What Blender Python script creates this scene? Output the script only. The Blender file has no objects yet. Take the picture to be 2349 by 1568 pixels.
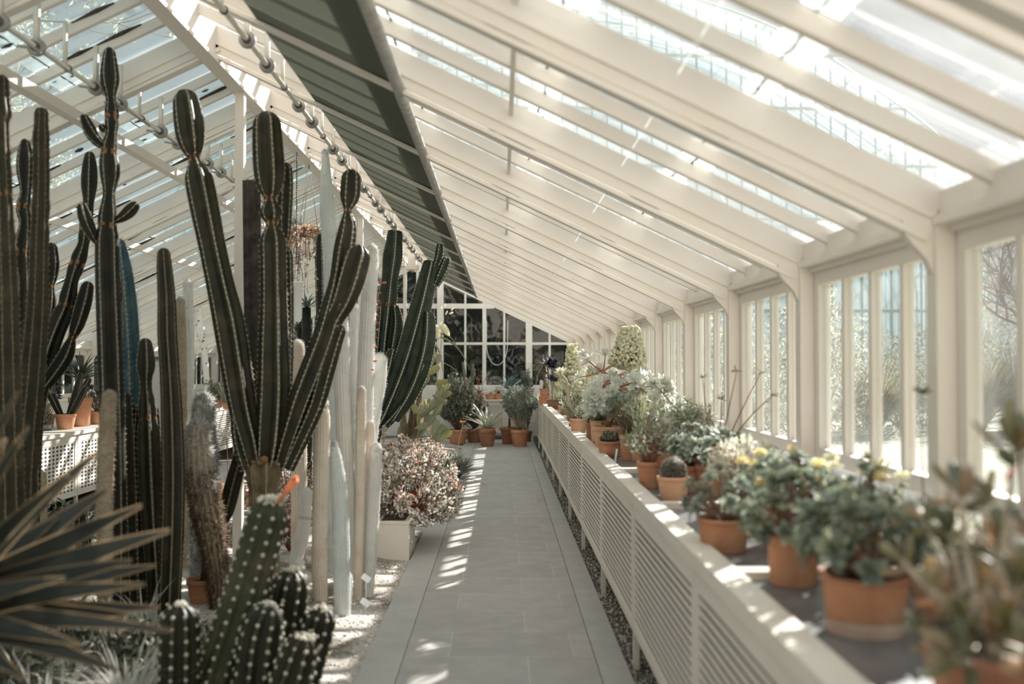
import bpy, math, random
from mathutils import Vector as V, Matrix, Euler, Quaternion
R = random.Random(7)
PI = math.pi
sc = bpy.context.scene
COL = sc.collection
F = 2349*35/36.0
CAM = V((0, 0, 1.45))
CROT = Euler((math.radians(91.2), 0, math.radians(-0.615)))
CM = CROT.to_matrix()

def P(px, py, Y):
    """the point at distance Y down the greenhouse that stands at this place of the photograph"""
    d = CM @ V(((px-1174.5)/F, -(py-784)/F, -1))
    return CAM + d*(Y/d.y)

# ------------------------------------------------------------------ materials
def newmat(name):
    m = bpy.data.materials.new(name); m.use_nodes = True
    nt = m.node_tree; nt.nodes.clear()
    return m, nt, nt.nodes, nt.links
def out(nt, sh):
    o = nt.nodes.new('ShaderNodeOutputMaterial'); nt.links.new(sh, o.inputs['Surface'])
def ramp(nt, fac, stops):
    r = nt.nodes.new('ShaderNodeValToRGB'); e = r.color_ramp.elements
    while len(e) < len(stops): e.new(0.5)
    for k, (p, c) in enumerate(stops):
        e[k].position = p; e[k].color = (c[0], c[1], c[2], 1)
    nt.links.new(fac, r.inputs[0]); return r.outputs[0]
def noise(nt, scale, detail=4, vec='Object', rough=.6):
    tc = nt.nodes.new('ShaderNodeTexCoord'); n = nt.nodes.new('ShaderNodeTexNoise')
    n.inputs['Scale'].default_value = scale; n.inputs['Detail'].default_value = detail; n.inputs['Roughness'].default_value = rough
    nt.links.new(tc.outputs[vec], n.inputs['Vector']); return n.outputs[0]
def bump(nt, h, s, d=.01):
    b = nt.nodes.new('ShaderNodeBump'); b.inputs['Strength'].default_value = s; b.inputs['Distance'].default_value = d
    nt.links.new(h, b.inputs['Height']); return b.outputs[0]

def solid(name, c1, c2=None, scale=8, rough=.6, bs=0, bscale=60, metal=0, spec=.4):
    m, nt, N, L = newmat(name)
    p = N.new('ShaderNodeBsdfPrincipled'); p.inputs['Roughness'].default_value = rough
    p.inputs['Metallic'].default_value = metal; p.inputs['Specular IOR Level'].default_value = spec
    if c2: L.new(ramp(nt, noise(nt, scale), [(.35, c1), (.68, c2)]), p.inputs['Base Color'])
    else: p.inputs['Base Color'].default_value = (*c1, 1)
    if bs: L.new(bump(nt, noise(nt, bscale), bs), p.inputs['Normal'])
    out(nt, p.outputs[0]); return m

def leafy(name, cols, trans=.35, gloss=.06, rough=.45, scale=0):
    """thin plant matter: every leaf its own shade of the colours, light comes through"""
    m, nt, N, L = newmat(name)
    if scale: fac = noise(nt, scale)
    else:
        g = N.new('ShaderNodeNewGeometry'); fac = g.outputs['Random Per Island']
    n = len(cols)
    c = ramp(nt, fac, [((i+.0)/(max(n-1, 1)), cols[i]) for i in range(n)] if not scale else [(.3+.4*i/max(n-1, 1), cols[i]) for i in range(n)])
    d = N.new('ShaderNodeBsdfDiffuse'); t = N.new('ShaderNodeBsdfTranslucent'); gl = N.new('ShaderNodeBsdfGlossy')
    gl.inputs['Roughness'].default_value = rough
    L.new(c, d.inputs[0]); L.new(c, t.inputs[0])
    mx = N.new('ShaderNodeMixShader'); mx.inputs[0].default_value = trans
    L.new(d.outputs[0], mx.inputs[1]); L.new(t.outputs[0], mx.inputs[2])
    m2 = N.new('ShaderNodeMixShader'); m2.inputs[0].default_value = gloss
    L.new(mx.outputs[0], m2.inputs[1]); L.new(gl.outputs[0], m2.inputs[2])
    out(nt, m2.outputs[0]); return m

def glassmat(name, tint=(1, 1, 1), dirt=.1, refl=.06, ds=6):
    m, nt, N, L = newmat(name)
    t = N.new('ShaderNodeBsdfTransparent'); t.inputs[0].default_value = (*tint, 1)
    tr = N.new('ShaderNodeBsdfTranslucent'); tr.inputs[0].default_value = (.93, .95, .94, 1)
    gl = N.new('ShaderNodeBsdfGlossy'); gl.inputs['Roughness'].default_value = .04
    r = ramp(nt, noise(nt, ds, 6), [(.3, (dirt*.5,)*3), (.75, (min(1, dirt*1.6),)*3)])
    a = N.new('ShaderNodeMixShader'); L.new(r, a.inputs[0]); L.new(t.outputs[0], a.inputs[1]); L.new(tr.outputs[0], a.inputs[2])
    lw = N.new('ShaderNodeLayerWeight'); lw.inputs[0].default_value = .25
    mu = N.new('ShaderNodeMath'); mu.operation = 'MULTIPLY_ADD'; mu.inputs[1].default_value = .35; mu.inputs[2].default_value = refl
    L.new(lw.outputs['Fresnel'], mu.inputs[0])
    b = N.new('ShaderNodeMixShader'); L.new(mu.outputs[0], b.inputs[0]); L.new(a.outputs[0], b.inputs[1]); L.new(gl.outputs[0], b.inputs[2])
    out(nt, b.outputs[0]); return m

CREAM = (.80, .73, .62)
M = {}
M['cream'] = solid('cream_paint', (.77, .705, .63), (.80, .75, .685), 3, .5, .08, 40)
M['white_paint'] = solid('white_paint', (.80, .79, .75), (.86, .85, .81), 4, .5)
M['bench_paint'] = solid('bench_paint', (.74, .68, .595), (.78, .73, .645), 3, .5)
M['dirty_cream'] = solid('stained_paint', (.34, .27, .19), (.74, .68, .57), 9, .7)
M['dark_dirt'] = solid('moss', (.035, .03, .022), (.09, .07, .05), 30, .9)
M['roof_glass'] = glassmat('roof_glass', (.97, .98, .98), .07, .05, 3)
M['roof_glass_left'] = glassmat('roof_glass_left', (.85, .925, .94), .06, .07, 3)
M['frost'] = glassmat('frosted_lap', (1, 1, 1), .85, .06, 8)
M['window_glass'] = glassmat('window_glass', (.965, .975, .975), .04, .04, 2)
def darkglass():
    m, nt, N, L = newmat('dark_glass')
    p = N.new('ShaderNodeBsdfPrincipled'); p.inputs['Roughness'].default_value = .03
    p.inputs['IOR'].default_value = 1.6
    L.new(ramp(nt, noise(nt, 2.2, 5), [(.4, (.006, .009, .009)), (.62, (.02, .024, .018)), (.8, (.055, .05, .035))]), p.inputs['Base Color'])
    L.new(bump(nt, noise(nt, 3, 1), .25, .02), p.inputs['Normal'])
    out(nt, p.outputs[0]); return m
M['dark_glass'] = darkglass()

def stone():
    m, nt, N, L = newmat('stone_paving')
    tc = N.new('ShaderNodeTexCoord'); mp = N.new('ShaderNodeMapping'); L.new(tc.outputs['Object'], mp.inputs[0])
    b = N.new('ShaderNodeTexBrick'); L.new(mp.outputs[0], b.inputs['Vector'])
    b.inputs['Scale'].default_value = 1; b.inputs['Brick Width'].default_value = .62; b.inputs['Row Height'].default_value = .45
    b.inputs['Mortar Size'].default_value = .004; b.inputs['Mortar Smooth'].default_value = .3; b.offset = .37
    b.inputs['Color1'].default_value = (.40, .385, .36, 1); b.inputs['Color2'].default_value = (.445, .43, .405, 1)
    b.inputs['Mortar'].default_value = (.52, .50, .46, 1)
    mp.inputs['Location'].default_value = (.26, .0, 0)
    n = ramp(nt, noise(nt, 6, 8), [(.3, (.86,)*3), (.7, (1.06,)*3)])
    mx = N.new('ShaderNodeMix'); mx.data_type = 'RGBA'; mx.blend_type = 'MULTIPLY'; mx.inputs[0].default_value = 1
    L.new(b.outputs[0], mx.inputs[6]); L.new(n, mx.inputs[7])
    p = N.new('ShaderNodeBsdfPrincipled'); p.inputs['Roughness'].default_value = .75
    L.new(mx.outputs[2], p.inputs['Base Color']); L.new(bump(nt, noise(nt, 120), .15), p.inputs['Normal'])
    out(nt, p.outputs[0]); return m
M['stone'] = stone()
M['edge_stone'] = solid('edging_stone', (.42, .41, .385), (.48, .47, .44), 5, .8, .15, 100)
M['gravel'] = solid('pale_gravel', (.42, .37, .32), (.74, .70, .64), 38, .95, .9, 55)
def bedmat():
    m, nt, N, L = newmat('bed_gravel')
    a = ramp(nt, noise(nt, 38), [(.3, (.40, .355, .31)), (.7, (.74, .70, .64))]); b = ramp(nt, noise(nt, 50), [(.3, (.07, .055, .04)), (.7, (.34, .29, .24))])
    f = ramp(nt, noise(nt, 1.6, 6), [(.47, (0, 0, 0)), (.60, (1, 1, 1))])
    mx = N.new('ShaderNodeMix'); mx.data_type = 'RGBA'; L.new(f, mx.inputs[0]); L.new(a, mx.inputs[6]); L.new(b, mx.inputs[7])
    p = N.new('ShaderNodeBsdfPrincipled'); p.inputs['Roughness'].default_value = .95; L.new(mx.outputs[2], p.inputs['Base Color']); L.new(bump(nt, noise(nt, 55), .9), p.inputs['Normal'])
    out(nt, p.outputs[0]); return m
M['bed'] = bedmat()
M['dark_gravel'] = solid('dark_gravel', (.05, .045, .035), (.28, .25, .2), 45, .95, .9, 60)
M['pebble'] = leafy('pebble', [(.5, .44, .38), (.72, .67, .6), (.85, .81, .76), (.35, .3, .25)], 0, .02)
M['slate'] = solid('grey_slate', (.11, .125, .135), (.19, .20, .205), 12, .30, .10, 60, 0, .9)
def terracotta(name, a, b, c):
    m, nt, N, L = newmat(name)
    p = N.new('ShaderNodeBsdfPrincipled'); p.inputs['Roughness'].default_value = .85
    L.new(ramp(nt, noise(nt, 7, 6), [(.3, a), (.55, b), (.78, c)]), p.inputs['Base Color'])
    L.new(bump(nt, noise(nt, 90), .12), p.inputs['Normal'])
    out(nt, p.outputs[0]); return m
M['terra'] = terracotta('terracotta', (.46, .20, .11), (.55, .27, .15), (.62, .39, .27))
M['terra_pale'] = terracotta('pale_terracotta', (.62, .33, .20), (.72, .42, .27), (.76, .54, .40))
M['terra_old'] = terracotta('old_terracotta', (.27, .12, .07), (.36, .17, .10), (.44, .33, .26))
M['limed'] = terracotta('limed_clay', (.40, .25, .18), (.50, .38, .31), (.58, .50, .45))
M['soil'] = solid('potting_soil', (.04, .03, .022), (.13, .10, .075), 60, .95, .8, 80)
M['metal'] = solid('grey_metal', (.30, .29, .27), (.42, .41, .38), 20, .5, 0, 1, .2)
M['pipe'] = solid('painted_pipe', (.66, .62, .54), (.74, .70, .62), 10, .45)
M['rubber'] = solid('dark_ring', (.09, .085, .08), (.14, .13, .12), 20, .6)
def screen():
    m, nt, N, L = newmat('shade_cloth')
    tc = N.new('ShaderNodeTexCoord'); w = N.new('ShaderNodeTexWave'); w.bands_direction = 'X'; w.inputs['Scale'].default_value = 24
    L.new(tc.outputs['Object'], w.inputs['Vector'])
    c = ramp(nt, w.outputs[0], [(.3, (.17, .18, .15)), (.7, (.34, .355, .30))])
    d = N.new('ShaderNodeBsdfDiffuse'); t = N.new('ShaderNodeBsdfTranslucent'); tp = N.new('ShaderNodeBsdfTransparent')
    L.new(c, d.inputs[0]); L.new(c, t.inputs[0])
    a = N.new('ShaderNodeMixShader'); a.inputs[0].default_value = .5; L.new(d.outputs[0], a.inputs[1]); L.new(t.outputs[0], a.inputs[2])
    b = N.new('ShaderNodeMixShader'); b.inputs[0].default_value = .06; L.new(a.outputs[0], b.inputs[1]); L.new(tp.outputs[0], b.inputs[2])
    out(nt, b.outputs[0]); return m
M['shade'] = screen()
def perforated():
    m, nt, N, L = newmat('perforated_panel')
    tc = N.new('ShaderNodeTexCoord'); sx = N.new('ShaderNodeSeparateXYZ'); L.new(tc.outputs['UV'], sx.inputs[0])
    def cell(o):
        a = N.new('ShaderNodeMath'); a.operation = 'MULTIPLY'; a.inputs[1].default_value = 1/.026; L.new(o, a.inputs[0])
        b = N.new('ShaderNodeMath'); b.operation = 'FRACT'; L.new(a.outputs[0], b.inputs[0])
        c = N.new('ShaderNodeMath'); c.operation = 'SUBTRACT'; c.inputs[1].default_value = .5; L.new(b.outputs[0], c.inputs[0])
        d = N.new('ShaderNodeMath'); d.operation = 'POWER'; d.inputs[1].default_value = 2; L.new(c.outputs[0], d.inputs[0]); return d.outputs[0]
    s = N.new('ShaderNodeMath'); s.operation = 'ADD'; L.new(cell(sx.outputs[0]), s.inputs[0]); L.new(cell(sx.outputs[1]), s.inputs[1])
    c = ramp(nt, s.outputs[0], [(.085, (.03, .03, .027)), (.10, (.78, .745, .67))])
    p = N.new('ShaderNodeBsdfPrincipled'); p.inputs['Roughness'].default_value = .5; L.new(c, p.inputs['Base Color'])
    out(nt, p.outputs[0]); return m
M['perf'] = perforated()
# plants
def flesh(name, cols, scale=9, rough=.5, sss=0):
    m, nt, N, L = newmat(name)
    p = N.new('ShaderNodeBsdfPrincipled'); p.inputs['Roughness'].default_value = rough; p.inputs['Specular IOR Level'].default_value = .3
    n = len(cols)
    L.new(ramp(nt, noise(nt, scale, 5), [(.3+.45*i/max(n-1, 1), cols[i]) for i in range(n)]), p.inputs['Base Color'])
    L.new(bump(nt, noise(nt, 45), .12), p.inputs['Normal'])
    out(nt, p.outputs[0]); return m
M['green_dark'] = flesh('dark_green_skin', [(.008, .008, .0045), (.017, .017, .009), (.034, .029, .016)])
M['green_olive'] = flesh('olive_skin', [(.014, .014, .007), (.028, .027, .013), (.060, .048, .025)])
M['green_mid'] = flesh('mid_green_skin', [(.028, .036, .019), (.05, .058, .030), (.10, .09, .05)])
M['green_light'] = flesh('light_green_skin', [(.10, .13, .075), (.17, .2, .12), (.26, .28, .16)])
M['green_euph'] = flesh('blue_green_skin', [(.014, .024, .017), (.028, .044, .030), (.055, .070, .046)])
M['black_green'] = flesh('black_green_skin', [(.008, .009, .006), (.016, .017, .010), (.06, .05, .035)], 5)
M['blue'] = flesh('blue_skin', [(.028, .075, .10), (.045, .11, .14), (.08, .15, .17)])
M['bark'] = flesh('corky_bark', [(.08, .06, .035), (.16, .12, .07), (.28, .2, .12)], 12, .85)
M['tan'] = flesh('tan_skin', [(.28, .22, .15), (.40, .33, .24), (.48, .42, .33)], 6, .9)
M['woolgrey'] = flesh('grey_woolly_skin', [(.66, .66, .62), (.76, .755, .71), (.82, .815, .78)], 6, .95)
M['woolpeach'] = flesh('peach_woolly_skin', [(.60, .48, .37), (.72, .63, .53), (.78, .72, .65)], 5, .95)
M['woolblue'] = flesh('blue_grey_woolly_skin', [(.54, .58, .57), (.64, .68, .66), (.72, .75, .73)], 5, .95)
M['darkwood'] = flesh('dark_old_wood', [(.04, .035, .03), (.09, .08, .07), (.13, .12, .11)], 14, .9)
M['crest'] = leafy('pale_rib_wool', [(.52, .48, .37), (.30, .26, .18)], .4, .02, scale=40)
M['crestdim'] = leafy('brown_rib_edge', [(.24, .18, .10), (.36, .28, .17)], .3, .02, scale=30)
M['creststone'] = leafy('green_rib_edge', [(.30, .28, .18), (.58, .54, .40)], .3, .02, scale=50)
M['joint'] = flesh('orange_joint', [(.05, .035, .02), (.30, .15, .07), (.06, .045, .025)], 20, .9)
M['hairwhite'] = leafy('white_hair', [(.86, .86, .83), (.95, .95, .94)], .6, .03)
M['hairgrey'] = leafy('grey_hair', [(.50, .49, .45), (.8, .79, .75), (.3, .28, .25)], .5, .03)
M['hairbrown'] = leafy('brown_hair', [(.10, .055, .03), (.24, .14, .08), (.4, .28, .18)], .4, .03)
M['hairgold'] = leafy('golden_spines', [(.80, .62, .40), (.90, .78, .56), (.93, .86, .7)], .5, .04)
M['spine'] = leafy('cream_spines', [(.72, .66, .52), (.86, .82, .7), (.6, .45, .3)], .45, .04)
M['spinetan'] = leafy('tan_spines', [(.55, .40, .25), (.42, .3, .18), (.7, .58, .4)], .45, .04)
M['puff'] = leafy('areole_wool', [(.74, .71, .60), (.85, .82, .73)], .3, 0)
M['red'] = leafy('red_flower', [(.75, .16, .09), (.85, .26, .16)], .4)
M['orange'] = leafy('orange_flower', [(.80, .28, .12), (.88, .42, .22), (.7, .2, .1)], .4)
M['orangefruit'] = solid('orange_fruit', (.75, .25, .09), (.85, .36, .16), 30, .5)
M['yellow'] = leafy('yellow_flower', [(.92, .72, .22), (.95, .82, .42), (.95, .88, .6)], .45)
M['cream_fl'] = leafy('cream_flower', [(.92, .88, .62), (.95, .93, .76), (.85, .84, .55)], .5)
M['white_lf'] = leafy('silver_white_leaf', [(.82, .80, .74), (.72, .70, .64), (.55, .52, .46), (.86, .72, .62)], .35, .12)
M['bushdark'] = leafy('dark_bush_leaf', [(.05, .06, .03), (.10, .11, .06), (.2, .19, .13)], .3, .12)
M['lf_grey'] = leafy('grey_green_leaf', [(.24, .29, .22), (.36, .42, .33), (.52, .55, .45)], .5, .08)
M['lf_greydk'] = leafy('dusky_green_leaf', [(.13, .175, .13), (.21, .26, .20), (.32, .36, .28), (.42, .42, .24)], .45, .08)
M['lf_pale'] = leafy('pale_grey_leaf', [(.62, .65, .56), (.74, .76, .67), (.86, .86, .80)], .5, .06)
M['lf_green'] = leafy('fresh_green_leaf', [(.2, .24, .11), (.32, .36, .18), (.45, .47, .28)], .5, .06)
M['lf_grass'] = leafy('grassy_leaf', [(.22, .25, .12), (.34, .36, .2), (.48, .48, .32)], .5, .05)
M['lf_dark'] = leafy('deep_green_leaf', [(.025, .038, .022), (.05, .07, .04), (.09, .115, .07)], .3, .12)
M['lf_olive'] = leafy('olive_leaf', [(.16, .16, .08), (.24, .24, .13), (.36, .32, .2)], .35, .1)
M['lf_blue'] = leafy('blue_green_leaf', [(.09, .15, .15), (.16, .24, .23), (.24, .32, .30)], .3, .1)
M['lf_black'] = leafy('near_black_leaf', [(.012, .013, .02), (.03, .03, .05), (.09, .09, .12)], .2, .15)
M['lf_tip'] = leafy('rusty_leaf', [(.45, .25, .12), (.55, .36, .2), (.35, .3, .15)], .45, .08)
M['lf_big'] = leafy('jade_leaf', [(.10, .115, .05), (.18, .185, .085), (.30, .27, .11), (.45, .31, .2)], .4, .1)
M['lf_cream'] = leafy('cream_striped_leaf', [(.55, .56, .42), (.68, .68, .55)], .35, .08)
M['puya'] = leafy('sword_leaf', [(.016, .019, .015), (.026, .029, .023), (.040, .044, .036)], .15, .04, .45)
M['puyaedge'] = leafy('sword_leaf_edge', [(.22, .15, .08), (.30, .21, .12)], .4, .05)
M['dry'] = leafy('dry_silver_leaf', [(.50, .50, .44), (.66, .65, .58), (.36, .35, .28)], .4, .06)
M['opuntia'] = leafy('pad_skin', [(.22, .24, .15), (.31, .33, .21), (.40, .41, .28)], .12, .05)
M['opyellow'] = leafy('yellow_pad_skin', [(.50, .46, .2), (.42, .42, .2)], .15, .05)
M['twig'] = flesh('twig', [(.16, .10, .07), (.28, .18, .13)], 20, .8)
M['twigred'] = flesh('red_stem', [(.30, .13, .09), (.42, .22, .16)], 20, .7)
M['twigpale'] = flesh('pale_stem', [(.42, .36, .28), (.55, .48, .38)], 20, .7)
M['grass'] = solid('lawn_grass', (.27, .285, .21), (.35, .36, .285), 3, .95, .6, 30)
M['blossom'] = leafy('blossom', [(.62, .58, .40), (.68, .66, .54), (.50, .48, .30)], .4)
M['outbush'] = leafy('outdoor_bush', [(.13, .165, .14), (.22, .25, .22), (.34, .36, .33)], .4, .1)
M['outtan'] = leafy('pampas_leaf', [(.30, .27, .18), (.42, .38, .25), (.18, .20, .14)], .4)
M['steel'] = solid('blue_grey_steel', (.50, .58, .60), (.58, .65, .67), 2, .5)
M['bigglass'] = glassmat('palm_house_glass', (.82, .90, .92), .08, .10, .4)
M['labelw'] = solid('white_label', (.82, .84, .84))
M['labelb'] = solid('dark_label', (.03, .035, .04))
M['white_plastic'] = solid('white_plastic', (.80, .81, .82), (.84, .85, .86), 3, .35)

# ------------------------------------------------------------------ mesh builder
def cat(pts, n):
    """Catmull-Rom through tuples (any length), n samples per span"""
    p = [pts[0]]+list(pts)+[pts[-1]]; o = []
    for i in range(1, len(p)-2):
        for k in range(n):
            t = k/n; a, b, c, d = p[i-1], p[i], p[i+1], p[i+2]
            o.append(tuple(.5*((2*b[j])+(-a[j]+c[j])*t+(2*a[j]-5*b[j]+4*c[j]-d[j])*t*t+(-a[j]+3*b[j]-3*c[j]+d[j])*t**3) for j in range(len(b))))
    o.append(tuple(pts[-1])); return o
def perp(d):
    a = V((0, 0, 1)) if abs(d.z) < .9 else V((1, 0, 0))
    return d.cross(a).normalized()
def rdir(r=R):
    z = r.uniform(-1, 1); a = r.uniform(0, 2*PI); s = math.sqrt(1-z*z)
    return V((s*math.cos(a), s*math.sin(a), z))

class MB:
    def __init__(s, mats): s.v = []; s.f = []; s.m = []; s.mats = mats; s.uv = {}
    def add(s, vs, fs, mi=0):
        b = len(s.v); s.v.extend([tuple(x) for x in vs])
        for f in fs: s.f.append(tuple(i+b for i in f)); s.m.append(mi)
    def box(s, x0, x1, y0, y1, z0, z1, mi=0, rot=None, c=None):
        vs = [V((x, y, z)) for x in (x0, x1) for y in (y0, y1) for z in (z0, z1)]
        if rot is not None:
            c = c or V(((x0+x1)/2, (y0+y1)/2, (z0+z1)/2)); vs = [c+rot @ (v-c) for v in vs]
        s.add(vs, [(0, 1, 3, 2), (4, 6, 7, 5), (0, 4, 5, 1), (2, 3, 7, 6), (0, 2, 6, 4), (1, 5, 7, 3)], mi)
    def beam(s, a, b, w, h, mi=0, up=V((0, 0, 1))):
        """a box beam from a to b; top centre line runs on a-b, w wide, h deep (downwards)"""
        d = (b-a).normalized(); sd = d.cross(up).normalized(); u = sd.cross(d).normalized()
        vs = [p+sd*(x*w/2)-u*(z*h) for p in (a, b) for x in (-1, 1) for z in (0, 1)]
        s.add(vs, [(0, 1, 3, 2), (4, 6, 7, 5), (0, 4, 5, 1), (2, 3, 7, 6), (0, 2, 6, 4), (1, 5, 7, 3)], mi)
    def tube(s, pts, rad, n=6, mi=0, cap=True):
        pts = [V(p) for p in pts]
        if not isinstance(rad, (list, tuple)): rad = [rad]*len(pts)
        b = len(s.v); d = (pts[1]-pts[0]).normalized(); x = perp(d); m = len(pts)
        for i, p in enumerate(pts):
            d2 = (pts[min(i+1, m-1)]-pts[max(i-1, 0)])
            if d2.length > 1e-9: d2.normalize(); x = (x-d2*x.dot(d2)).normalized(); d = d2
            y = d.cross(x)
            for k in range(n):
                a = 2*PI*k/n; s.v.append(tuple(p+(x*math.cos(a)+y*math.sin(a))*rad[i]))
        for i in range(m-1):
            for k in range(n):
                k2 = (k+1) % n
                s.f.append((b+i*n+k, b+i*n+k2, b+(i+1)*n+k2, b+(i+1)*n+k)); s.m.append(mi)
        if cap:
            s.f.append(tuple(b+k for k in range(n-1, -1, -1))); s.m.append(mi)
            s.f.append(tuple(b+(m-1)*n+k for k in range(n))); s.m.append(mi)
    def lathe(s, c, prof, n=24, mi=0):
        b = len(s.v)
        for r, z in prof:
            for k in range(n):
                a = 2*PI*k/n; s.v.append((c[0]+r*math.cos(a), c[1]+r*math.sin(a), c[2]+z))
        for i in range(len(prof)-1):
            for k in range(n):
                k2 = (k+1) % n; s.f.append((b+i*n+k, b+i*n+k2, b+(i+1)*n+k2, b+(i+1)*n+k)); s.m.append(mi)
    def leaf4(s, p, d, n, L, W, mi=0):
        w = d.cross(n).normalized()*W*.5; q = p+d*(L*.45)
        s.add([p, q-w+n*(W*.15), p+d*L, q+w+n*(W*.15), q-n*(W*.05)], [(0, 4, 1), (1, 4, 2), (2, 4, 3), (3, 4, 0)], mi)
    def blade(s, p, d, n, L, W, curve=.3, segs=6, prof=None, fold=.2, mi=0, edge=None):
        """a long leaf that arches away from n, channelled; edge = material of its margins"""
        w = d.cross(n).normalized(); b = len(s.v); q = V(p); dd = V(d)
        for i in range(segs+1):
            t = i/segs; wd = (prof(t) if prof else (1-t)**.6*min(1, .55+t*2))*W*.5
            nn = w.cross(dd).normalized()
            s.v += [tuple(q-w*wd+nn*(wd*fold*2)), tuple(q), tuple(q+w*wd+nn*(wd*fold*2))]
            q = q+dd*(L/segs); dd = (dd-nn*(curve/segs)).normalized()
        for i in range(segs):
            o = b+i*3; s.f += [(o, o+1, o+4, o+3), (o+1, o+2, o+5, o+4)]; s.m += [mi, mi]
        if edge is not None:
            for sd in (0, 2):
                for i in range(segs):
                    a = V(s.v[b+i*3+sd]); c = V(s.v[b+i*3+3+sd]); e = (w if sd else -w)*(W*.04)
                    s.add([a, c, c+e, a+e], [(0, 1, 2, 3)], edge)
    def fleshy(s, p, d, n, L, W, T, curve=0, segs=5, prof=None, mi=0, k=6):
        """a thick succulent leaf: flattened tapering body"""
        w = d.cross(n).normalized(); b = len(s.v); q = V(p); dd = V(d)
        for i in range(segs+1):
            t = i/segs; f = prof(t) if prof else max(.04, math.sin(PI*min(1, .12+t*.88))**.7)
            nn = w.cross(dd).normalized()
            for j in range(k):
                a = 2*PI*j/k; s.v.append(tuple(q+w*(math.cos(a)*W*.5*f)+nn*(math.sin(a)*T*.5*max(f, .15))))
            q = q+dd*(L/segs); dd = (dd-nn*(curve/segs)).normalized()
        for i in range(segs):
            for j in range(k):
                j2 = (j+1) % k; s.f.append((b+i*k+j, b+i*k+j2, b+(i+1)*k+j2, b+(i+1)*k+j)); s.m.append(mi)
        s.f.append(tuple(b+segs*k+j for j in range(k))); s.m.append(mi)
    def ball(s, c, r, mi=0, n=6, sq=1):
        b = len(s.v); m = max(3, n//2)
        for i in range(1, m):
            a = PI*i/m
            for k in range(n):
                t = 2*PI*k/n; s.v.append((c[0]+r*math.sin(a)*math.cos(t), c[1]+r*math.sin(a)*math.sin(t), c[2]+r*sq*math.cos(a)))
        s.v += [(c[0], c[1], c[2]+r*sq), (c[0], c[1], c[2]-r*sq)]; T = len(s.v)-2; B = T+1
        for i in range(m-2):
            for k in range(n):
                k2 = (k+1) % n; s.f.append((b+i*n+k, b+(i+1)*n+k, b+(i+1)*n+k2, b+i*n+k2)); s.m.append(mi)
        for k in range(n):
            k2 = (k+1) % n
            s.f.append((T, b+k, b+k2)); s.m.append(mi); s.f.append((B, b+(m-2)*n+k2, b+(m-2)*n+k)); s.m.append(mi)
    def spike(s, p, d, L, w, mi=0):
        x = perp(d)*w; y = d.cross(x).normalized()*w
        s.add([p+x, p-x*.5+y*.87, p-x*.5-y*.87, p+d*L], [(0, 1, 3), (1, 2, 3), (2, 0, 3)], mi)
    def build(s, name, parent=None, smooth=True, loc=None):
        me = bpy.data.meshes.new(name)
        off = V(loc) if loc is not None else (V(parent['_o']) if parent is not None and '_o' in parent else V((0, 0, 0)))
        vs = [(a[0]-off.x, a[1]-off.y, a[2]-off.z) for a in s.v]
        me.from_pydata(vs, [], s.f)
        for m in s.mats: me.materials.append(M[m])
        me.polygons.foreach_set('material_index', s.m)
        me.polygons.foreach_set('use_smooth', [smooth]*len(s.f))
        me.update()
        o = bpy.data.objects.new(name, me); COL.objects.link(o)
        if parent is not None: o.parent = parent
        elif loc is not None: o.location = loc
        return o
ROOTS = []
def thing(name, loc, label, cat_, group=None):
    o = bpy.data.objects.new(name, None); COL.objects.link(o); o.location = loc; o.empty_display_size = .1
    o['label'] = label; o['category'] = cat_; o['_o'] = tuple(loc)
    if group: o['group'] = group
    ROOTS.append(o); return o
def tag(o, label, cat_, group=None, kind=None):
    o['label'] = label; o['category'] = cat_
    if group: o['group'] = group
    if kind: o['kind'] = kind
    return o
def sub(o, parent):
    """make o a child of a part that shares its root's origin"""
    o.parent = parent; return o
def struct(name, label=None, cat_=None):
    o = bpy.data.objects.new(name, None); COL.objects.link(o); o['kind'] = 'structure'
    if label: o['label'] = label
    if cat_: o['category'] = cat_
    return o

# ------------------------------------------------------------------ the greenhouse
XR, XL, XRI = 1.46, -5.52, -1.78
ZR = 1.45+2.097
def roofz(x): return ZR-.475*(x-XRI) if x >= XRI else ZR-.48*(XRI-x)
YS = [3.2+1.45*k for k in range(-4, 12)]
Y0, Y1 = YS[0], 20.2
EZ = roofz(XR); LZ = roofz(XL)

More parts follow.
